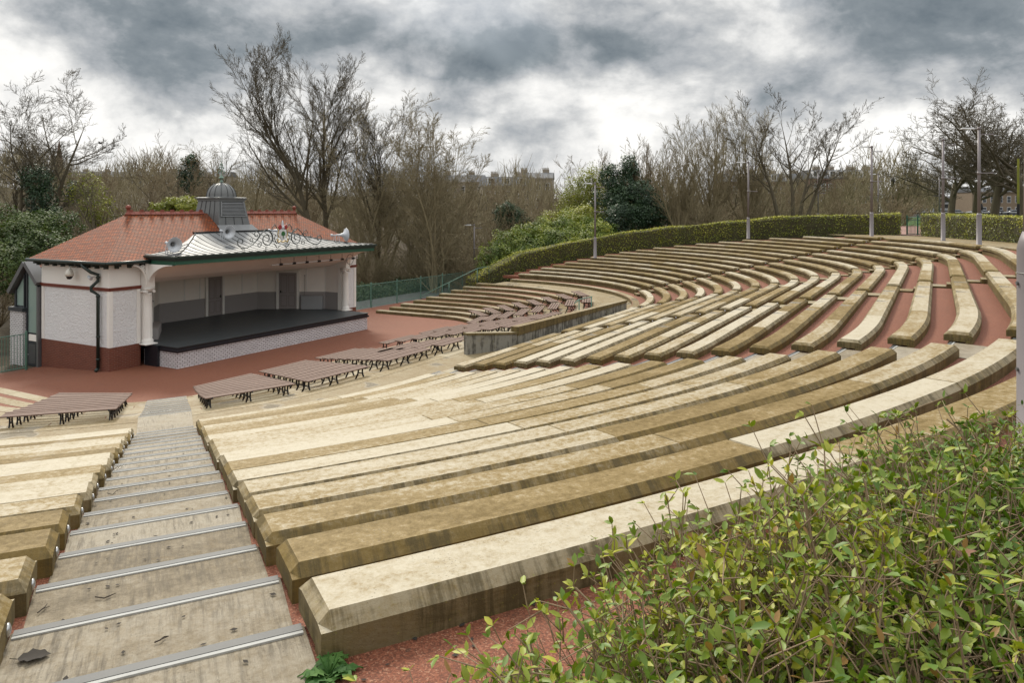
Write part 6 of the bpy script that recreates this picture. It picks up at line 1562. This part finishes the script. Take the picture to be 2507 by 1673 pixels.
# ================================================================== CARS, BUS, FENCE ON THE ROAD
def car_proto(col, name):
    o = empty('parked_car', (0, 0, 0), 'x', 'car'); pm = carpaint(name, col)
    def loft(secs, mat_, nm):
        mb = MB(); V = []; n = len(secs[0][1])
        for x, pts in secs: V += [(x, y, z) for y, z in pts]
        Fc = [(i*n+k, i*n+(k+1) % n, (i+1)*n+(k+1) % n, (i+1)*n+k) for i in range(len(secs)-1) for k in range(n)]+[tuple(range(n-1, -1, -1)), tuple((len(secs)-1)*n+k for k in range(n))]
        mb.add(V, Fc); return mb.build(nm, [mat_], o, True)
    def sec(w, z0, z1): return [(-w*.9, z0), (w*.9, z0), (w, z0+.2), (w, z1-.15), (w*.88, z1), (-w*.88, z1), (-w, z1-.15), (-w, z0+.2)]
    loft([(-2.1, sec(.70, .35, .72)), (-1.95, sec(.84, .25, .86)), (-1.0, sec(.86, .2, .92)), (.9, sec(.86, .2, .93)), (1.9, sec(.82, .22, .82)), (2.1, sec(.68, .32, .66))], pm, 'body')
    def cs(w0, w1, z0, z1): return [(-w0, z0), (w0, z0), (w1, z1), (-w1, z1)]
    loft([(-1.75, cs(.72, .66, .86, .9)), (-1.2, cs(.80, .62, .88, 1.38)), (.1, cs(.80, .62, .88, 1.42)), (1.0, cs(.76, .70, .88, .93))], M['pane'], 'windows')
    loft([(-1.22, cs(.60, .55, 1.38, 1.42)), (-.9, cs(.62, .55, 1.39, 1.46)), (-.1, cs(.62, .55, 1.41, 1.47)), (.15, cs(.60, .55, 1.40, 1.43))], pm, 'roof')
    for x in (-1.3, 1.35):
        for y in (-.78, .78):
            mb = MB(); mb.tube([(x, y-.1, .31), (x, y+.1, .31)], .31, 14); mb.build('wheel', [M['black']], o); 
    for y in (-.6, .6):
        mb = MB(); mb.box((2.02, y-.15, .55), (2.10, y+.15, .70)); mb.build('headlight', [M['polelight']], o)
    return o
cars = [(2238, 262, 'white'), (2252, 240, 'silver'), (2268, 250, 'white'), (2284, 235, 'silver'), (2262, 285, 'red'), (2306, 240, 'dark'), (2322, 225, 'silver'), (2338, 228, 'silver'), (2356, 240, 'dark'), (2384, 220, 'white'), (2408, 210, 'silver'), (2428, 216, 'white'), (2448, 225, 'dark'), (2478, 206, 'silver'), (2498, 214, 'white'), (2296, 270, 'white')]
CP_ = {'white': (.55, .56, .58), 'silver': (.30, .32, .34), 'red': (.35, .02, .02), 'dark': (.02, .022, .03)}; cpro = {}
pos_w = ['left of the gate posts', 'just over the gate', 'behind the gate', 'right of the gate', 'far back by the buff flats', 'beside the pale office', 'before the first plane trunk', 'nearest the second lamp post', 'in the shade of the first plane', 'between the plane trunks', 'left of the nearest lamp post', 'right of the nearest lamp post', 'under the second plane', 'near the right edge', 'at the extreme right edge', 'behind the second lamp post']
for i, (px, d, cn) in enumerate(cars):
    lab = '%s parked car on the road, %s' % (cn, pos_w[i]); loc = gl(px, d, 5.18)
    if cn not in cpro: q = car_proto(CP_[cn], cn+'_car_paint'); q.location = loc; q.rotation_euler = (0, 0, random.uniform(-.3, .3)+.1); q['label'] = lab; q['group'] = 'cars parked along the far road'; cpro[cn] = (q, kids(q))
    else: copy_tree(cpro[cn][0], loc, random.uniform(-.5, .5)+(PI if i % 2 else 0), 1, lab, 'cars parked along the far road', cpro[cn][1])
p = gl(2412, 232, 5.18); o = empty('bus', p, 'red bus on the far road between the plane trunks', 'bus'); rb = carpaint('bus_red', (.42, .05, .02))
mb = MB(); mb.box((p[0]-4.5, p[1]-1.2, p[2]+.4), (p[0]+4.5, p[1]+1.2, p[2]+3.9), 0, None, .2); mb.build('body', [rb], o)
for z in (1.4, 2.7):
    mb = MB(); mb.box((p[0]-4.2, p[1]-1.25, p[2]+z), (p[0]+4.2, p[1]-1.203, p[2]+z+.8)); mb.build('window_band', [M['pane']], o)
for x in (-3, 2.8):
    mb = MB(); mb.tube([(p[0]+x, p[1]-1.22, p[2]+.5), (p[0]+x, p[1]-.8, p[2]+.5)], .5, 12); mb.build('wheel', [M['black']], o)
a, b = Vector(gl(2215, 150, 5.15)), Vector(gl(2560, 118, 5.15)); o = empty('iron_fence', (a+b)/2, 'low black iron fence between the right hedge and the road', 'fence'); mb = MB()
for k in range(240): q = a.lerp(b, k/239); mb.box((-.02, -.02, 0), (.02, .02, 1.15), 0, lambda x, y, z: (q.x+x, q.y+y, q.z+z))
mb.build('balusters', [M['black']], o); mb = MB()
for z in (.15, .6, 1.1): mb.tube([a+Vector((0, 0, z)), b+Vector((0, 0, z))], .05, 4)
mb.build('rails', [M['black']], o)
def orn(px, d, lab):
    p = gl(px, d, 5.1); o = empty('ornate_lamp_standard', p, lab, 'lamp standard'); mb = MB()
    mb.lathe(p, [(.9, 0), (.85, .3), (.5, .5), (.55, 1.2), (.25, 1.5), (.3, 2.0), (.14, 2.4), (.11, 5.2), (.25, 5.4), (.08, 5.6)], 10); mb.build('column', [M['black']], o, True)
    mb = MB(); mb.lathe((p[0], p[1], p[2]+5.6), [(.12, 0), (.32, .5), (.28, .8), (.05, 1.05)], 8); mb.build('lantern', [M['black']], o); mb = MB()
    for sg in (-1, 1): mb.lathe((p[0]+sg*.55, p[1], p[2]+1.5), [(.2, 0), (.26, .5), (.18, .9), (.08, 1.2)], 8)
    mb.build('figures', [M['black']], o)
orn(2186, 118, 'dark ornate lamp standard behind the hedge left of the gate'); orn(2212, 126, 'dark ornate lamp standard just left of the green gate'); orn(2395, 130, 'dark ornate lamp standard between the plane trunks')
o = empty('street_pole', gl(2493, 70, 5.1), 'moss green painted pole between the plane trees at the right', 'pole'); q = Vector(gl(2493, 70, 5.1)); mb = MB(); mb.tube([q, q+Vector((0, 0, 2.2))], .12, 8); mb.build('lower_pole', [M['black']], o); mb = MB(); mb.tube([q+Vector((0, 0, 2.2)), q+Vector((0, 0, 6.4))], .10, 8); mb.build('upper_pole', [M['budleaf']], o)
# bird in flight
p = at(245, 351, 60); o = empty('flying_bird', p, 'dark pigeon flying in the sky right of the church spire', 'bird')
mb = MB(); mb.tube([p+Vector((-.17, 0, .0)), p+Vector((-.12, 0, .02)), p, p+Vector((.12, 0, 0)), p+Vector((.24, 0, -.02))], [.015, .035, .06, .045, .012], 8)
for sg in (-1, 1):
    V = [p+Vector((-.05, 0, .03)), p+Vector((.09, 0, .03)), p+Vector((.10+.05*sg, sg*.16, .14)), p+Vector((.12+.1*sg, sg*.34, .04)), p+Vector((-.02+.05*sg, sg*.18, .15))]
    mb.add(V+[w-Vector((0, 0, .012)) for w in V], [(0, 1, 2, 4), (4, 2, 3), (5, 9, 7, 6), (9, 8, 7), (0, 4, 9, 5), (4, 3, 8, 9), (3, 2, 7, 8), (2, 1, 6, 7)])
mb.build('body', [M['bird']], o, True)

# ================================================================== SKY, SUN, CAMERA
w = bpy.data.worlds.new('World'); scene.world = w; w.use_nodes = True; nt = w.node_tree; bg = nt.nodes['Background']
SUN_EL, SUN_AZ = math.radians(42), math.radians(-24)      # azimuth from +y towards +x
sk = nt.nodes.new('ShaderNodeTexSky'); sk.sky_type = 'NISHITA'; sk.sun_disc = False; sk.sun_elevation = SUN_EL; sk.sun_rotation = SUN_AZ; sk.air_density = 1.2; sk.dust_density = 2
tc = nt.nodes.new('ShaderNodeTexCoord'); sp = nt.nodes.new('ShaderNodeSeparateXYZ'); L(nt, tc.outputs['Generated'], sp.inputs[0])
# clouds on a flat layer seen in perspective
mp = nt.nodes.new('ShaderNodeMapping'); mp.inputs['Scale'].default_value = (1, 1, 1.6); L(nt, tc.outputs['Generated'], mp.inputs[0]); cv = mp
n1 = noise(nt, mp.outputs[0], 2.6, 10, .60, .35); n2 = noise(nt, mp.outputs[0], 5.5, 12, .63, .2); n3 = noise(nt, mp.outputs[0], 17, 6, .62, .3)
# warp the direction, then place the broad light and dark masses of the sky
nw = N(nt, 'ShaderNodeTexNoise', Scale=5.0, Detail=5, Roughness=.55); L(nt, tc.outputs['Generated'], nw.inputs['Vector'])
vm = nt.nodes.new('ShaderNodeVectorMath'); vm.operation = 'MULTIPLY_ADD'; L(nt, nw.outputs['Color'], vm.inputs[0]); vm.inputs[1].default_value = (.22, .22, .16); 
va = nt.nodes.new('ShaderNodeVectorMath'); va.operation = 'ADD'; L(nt, tc.outputs['Generated'], va.inputs[0]); va.inputs[1].default_value = (-.11, -.11, -.08); L(nt, va.outputs[0], vm.inputs[2])
def mass(px, py, sx, sy, amp, acc):
    q = Vector(((px-CX)/F, 1, -(py-HY)/F)).normalized(); sb = nt.nodes.new('ShaderNodeVectorMath'); sb.operation = 'SUBTRACT'; L(nt, vm.outputs[0], sb.inputs[0]); sb.inputs[1].default_value = q
    ml = nt.nodes.new('ShaderNodeVectorMath'); ml.operation = 'MULTIPLY'; L(nt, sb.outputs[0], ml.inputs[0]); k = F
    az = math.atan2(q.x, q.y); ml.inputs[1].default_value = (k/sx, k/sx, k/sy)
    ln = nt.nodes.new('ShaderNodeVectorMath'); ln.operation = 'LENGTH'; L(nt, ml.outputs[0], ln.inputs[0])
    g = math_(nt, 'POWER', 2.718, math_(nt, 'MULTIPLY', math_(nt, 'MULTIPLY', ln.outputs['Value'], ln.outputs['Value']), -1.0))
    return math_(nt, 'ADD', acc, math_(nt, 'MULTIPLY', g, amp*1.15))
acc = math_(nt, 'ADD', math_(nt, 'MULTIPLY', n1, .5), math_(nt, 'MULTIPLY', n2, 1.05))
acc = math_(nt, 'ADD', acc, math_(nt, 'MULTIPLY', math_(nt, 'SUBTRACT', n3, .5), .22)); acc = math_(nt, 'ADD', acc, -.775+.60)
n4 = noise(nt, mp.outputs[0], 8.5, 9, .52, .15); acc = math_(nt, 'ADD', acc, math_(nt, 'MULTIPLY', math_(nt, 'SUBTRACT', math_(nt, 'ABSOLUTE', math_(nt, 'SUBTRACT', n4, .5)), .085), .95))
for a_ in [(480, 90, 330, 95, -.26), (330, 180, 260, 70, -.12), (1190, 135, 330, 60, -.30), (950, 70, 420, 75, -.16), (1480, 80, 200, 60, -.10), (2150, 70, 430, 120, -.26), (2250, 200, 330, 60, -.16), (1000, 250, 140, 40, -.06), (150, 380, 300, 40, -.06),
           (1400, 250, 300, 80, .15), (1150, 320, 260, 60, .10), (250, 290, 300, 50, .14), (60, 130, 130, 70, .20), (1700, 45, 160, 70, .12), (1650, 200, 260, 50, .10), (2050, 280, 360, 50, .10), (1250, 260, 90, 30, -.12), (1380, 340, 130, 35, -.10), (500, 300, 200, 40, -.07), (1850, 130, 200, 60, .10), (700, 40, 180, 50, .08), (650, 350, 420, 50, .07), (1550, 390, 600, 60, .05), (2350, 330, 300, 60, .10), (700, 190, 180, 50, -.06), (1750, 300, 200, 50, -.06)]:
    acc = mass(*a_, acc)
acc = math_(nt, 'ADD', math_(nt, 'MULTIPLY', acc, 1.08), .035)
col = ramp(nt, acc, [(.10, (.135, .165, .190)), (.30, (.215, .245, .268)), (.45, (.36, .38, .40)), (.58, (.50, .51, .515)), (.70, (.68, .68, .67)), (.84, (.84, .83, .805)), (1.0, (.90, .89, .86))])
up = math_(nt, 'MULTIPLY', math_(nt, 'SUBTRACT', sp.outputs[2], .30, clamp=True), 2.6, clamp=True)      # boost added to the unseen sky overhead to brighten the ground
gain = math_(nt, 'ADD', 1.0, math_(nt, 'MULTIPLY', up, 1.0))
e1 = nt.nodes.new('ShaderNodeVectorMath'); e1.operation = 'SCALE'; L(nt, col, e1.inputs[0]); L(nt, gain, e1.inputs['Scale'])
e2 = nt.nodes.new('ShaderNodeVectorMath'); e2.operation = 'SCALE'; L(nt, sk.outputs[0], e2.inputs[0]); e2.inputs['Scale'].default_value = .10
fc = math_(nt, 'SUBTRACT', 1.0, math_(nt, 'MULTIPLY', math_(nt, 'SUBTRACT', noise(nt, cv.outputs[0], 1.8, 5, .55, .5), .60, clamp=True), 1.6, clamp=True))
mx = nt.nodes.new('ShaderNodeMix'); mx.data_type = 'VECTOR'; L(nt, fc, mx.inputs[0]); L(nt, e2.outputs[0], mx.inputs[4]); L(nt, e1.outputs[0], mx.inputs[5])
L(nt, mx.outputs[1], bg.inputs[0]); bg.inputs[1].default_value = 1.0
sl = bpy.data.lights.new('sun', 'SUN'); sl.energy = 2.6; sl.angle = math.radians(12); sl.color = (1, .93, .80); so = bpy.data.objects.new('sun', sl); COL.objects.link(so)
sd = Vector((math.sin(SUN_AZ)*math.cos(SUN_EL), math.cos(SUN_AZ)*math.cos(SUN_EL), math.sin(SUN_EL))); so.rotation_euler = sd.to_track_quat('Z', 'Y').to_euler(); so.location = (0, 0, 40)
cam = bpy.data.cameras.new('camera'); co = bpy.data.objects.new('camera', cam); COL.objects.link(co); scene.camera = co
co.location = (0, 0, EYE); co.rotation_euler = (PI/2, 0, 0); cam.sensor_width = 36; cam.sensor_fit = 'HORIZONTAL'; cam.lens = 36*F/2507
cam.shift_y = -(1673/2-HY)/2507; cam.clip_start = .05; cam.clip_end = 3000
scene.render.engine = 'CYCLES'; scene.cycles.max_bounces = 5; scene.cycles.diffuse_bounces = 3; scene.cycles.glossy_bounces = 2; scene.cycles.transmission_bounces = 2; scene.render.resolution_x = 1024; scene.render.resolution_y = 684
scene.view_settings.view_transform = 'Standard'; scene.view_settings.look = 'None'; scene.view_settings.exposure = 0.28; scene.view_settings.gamma = 1
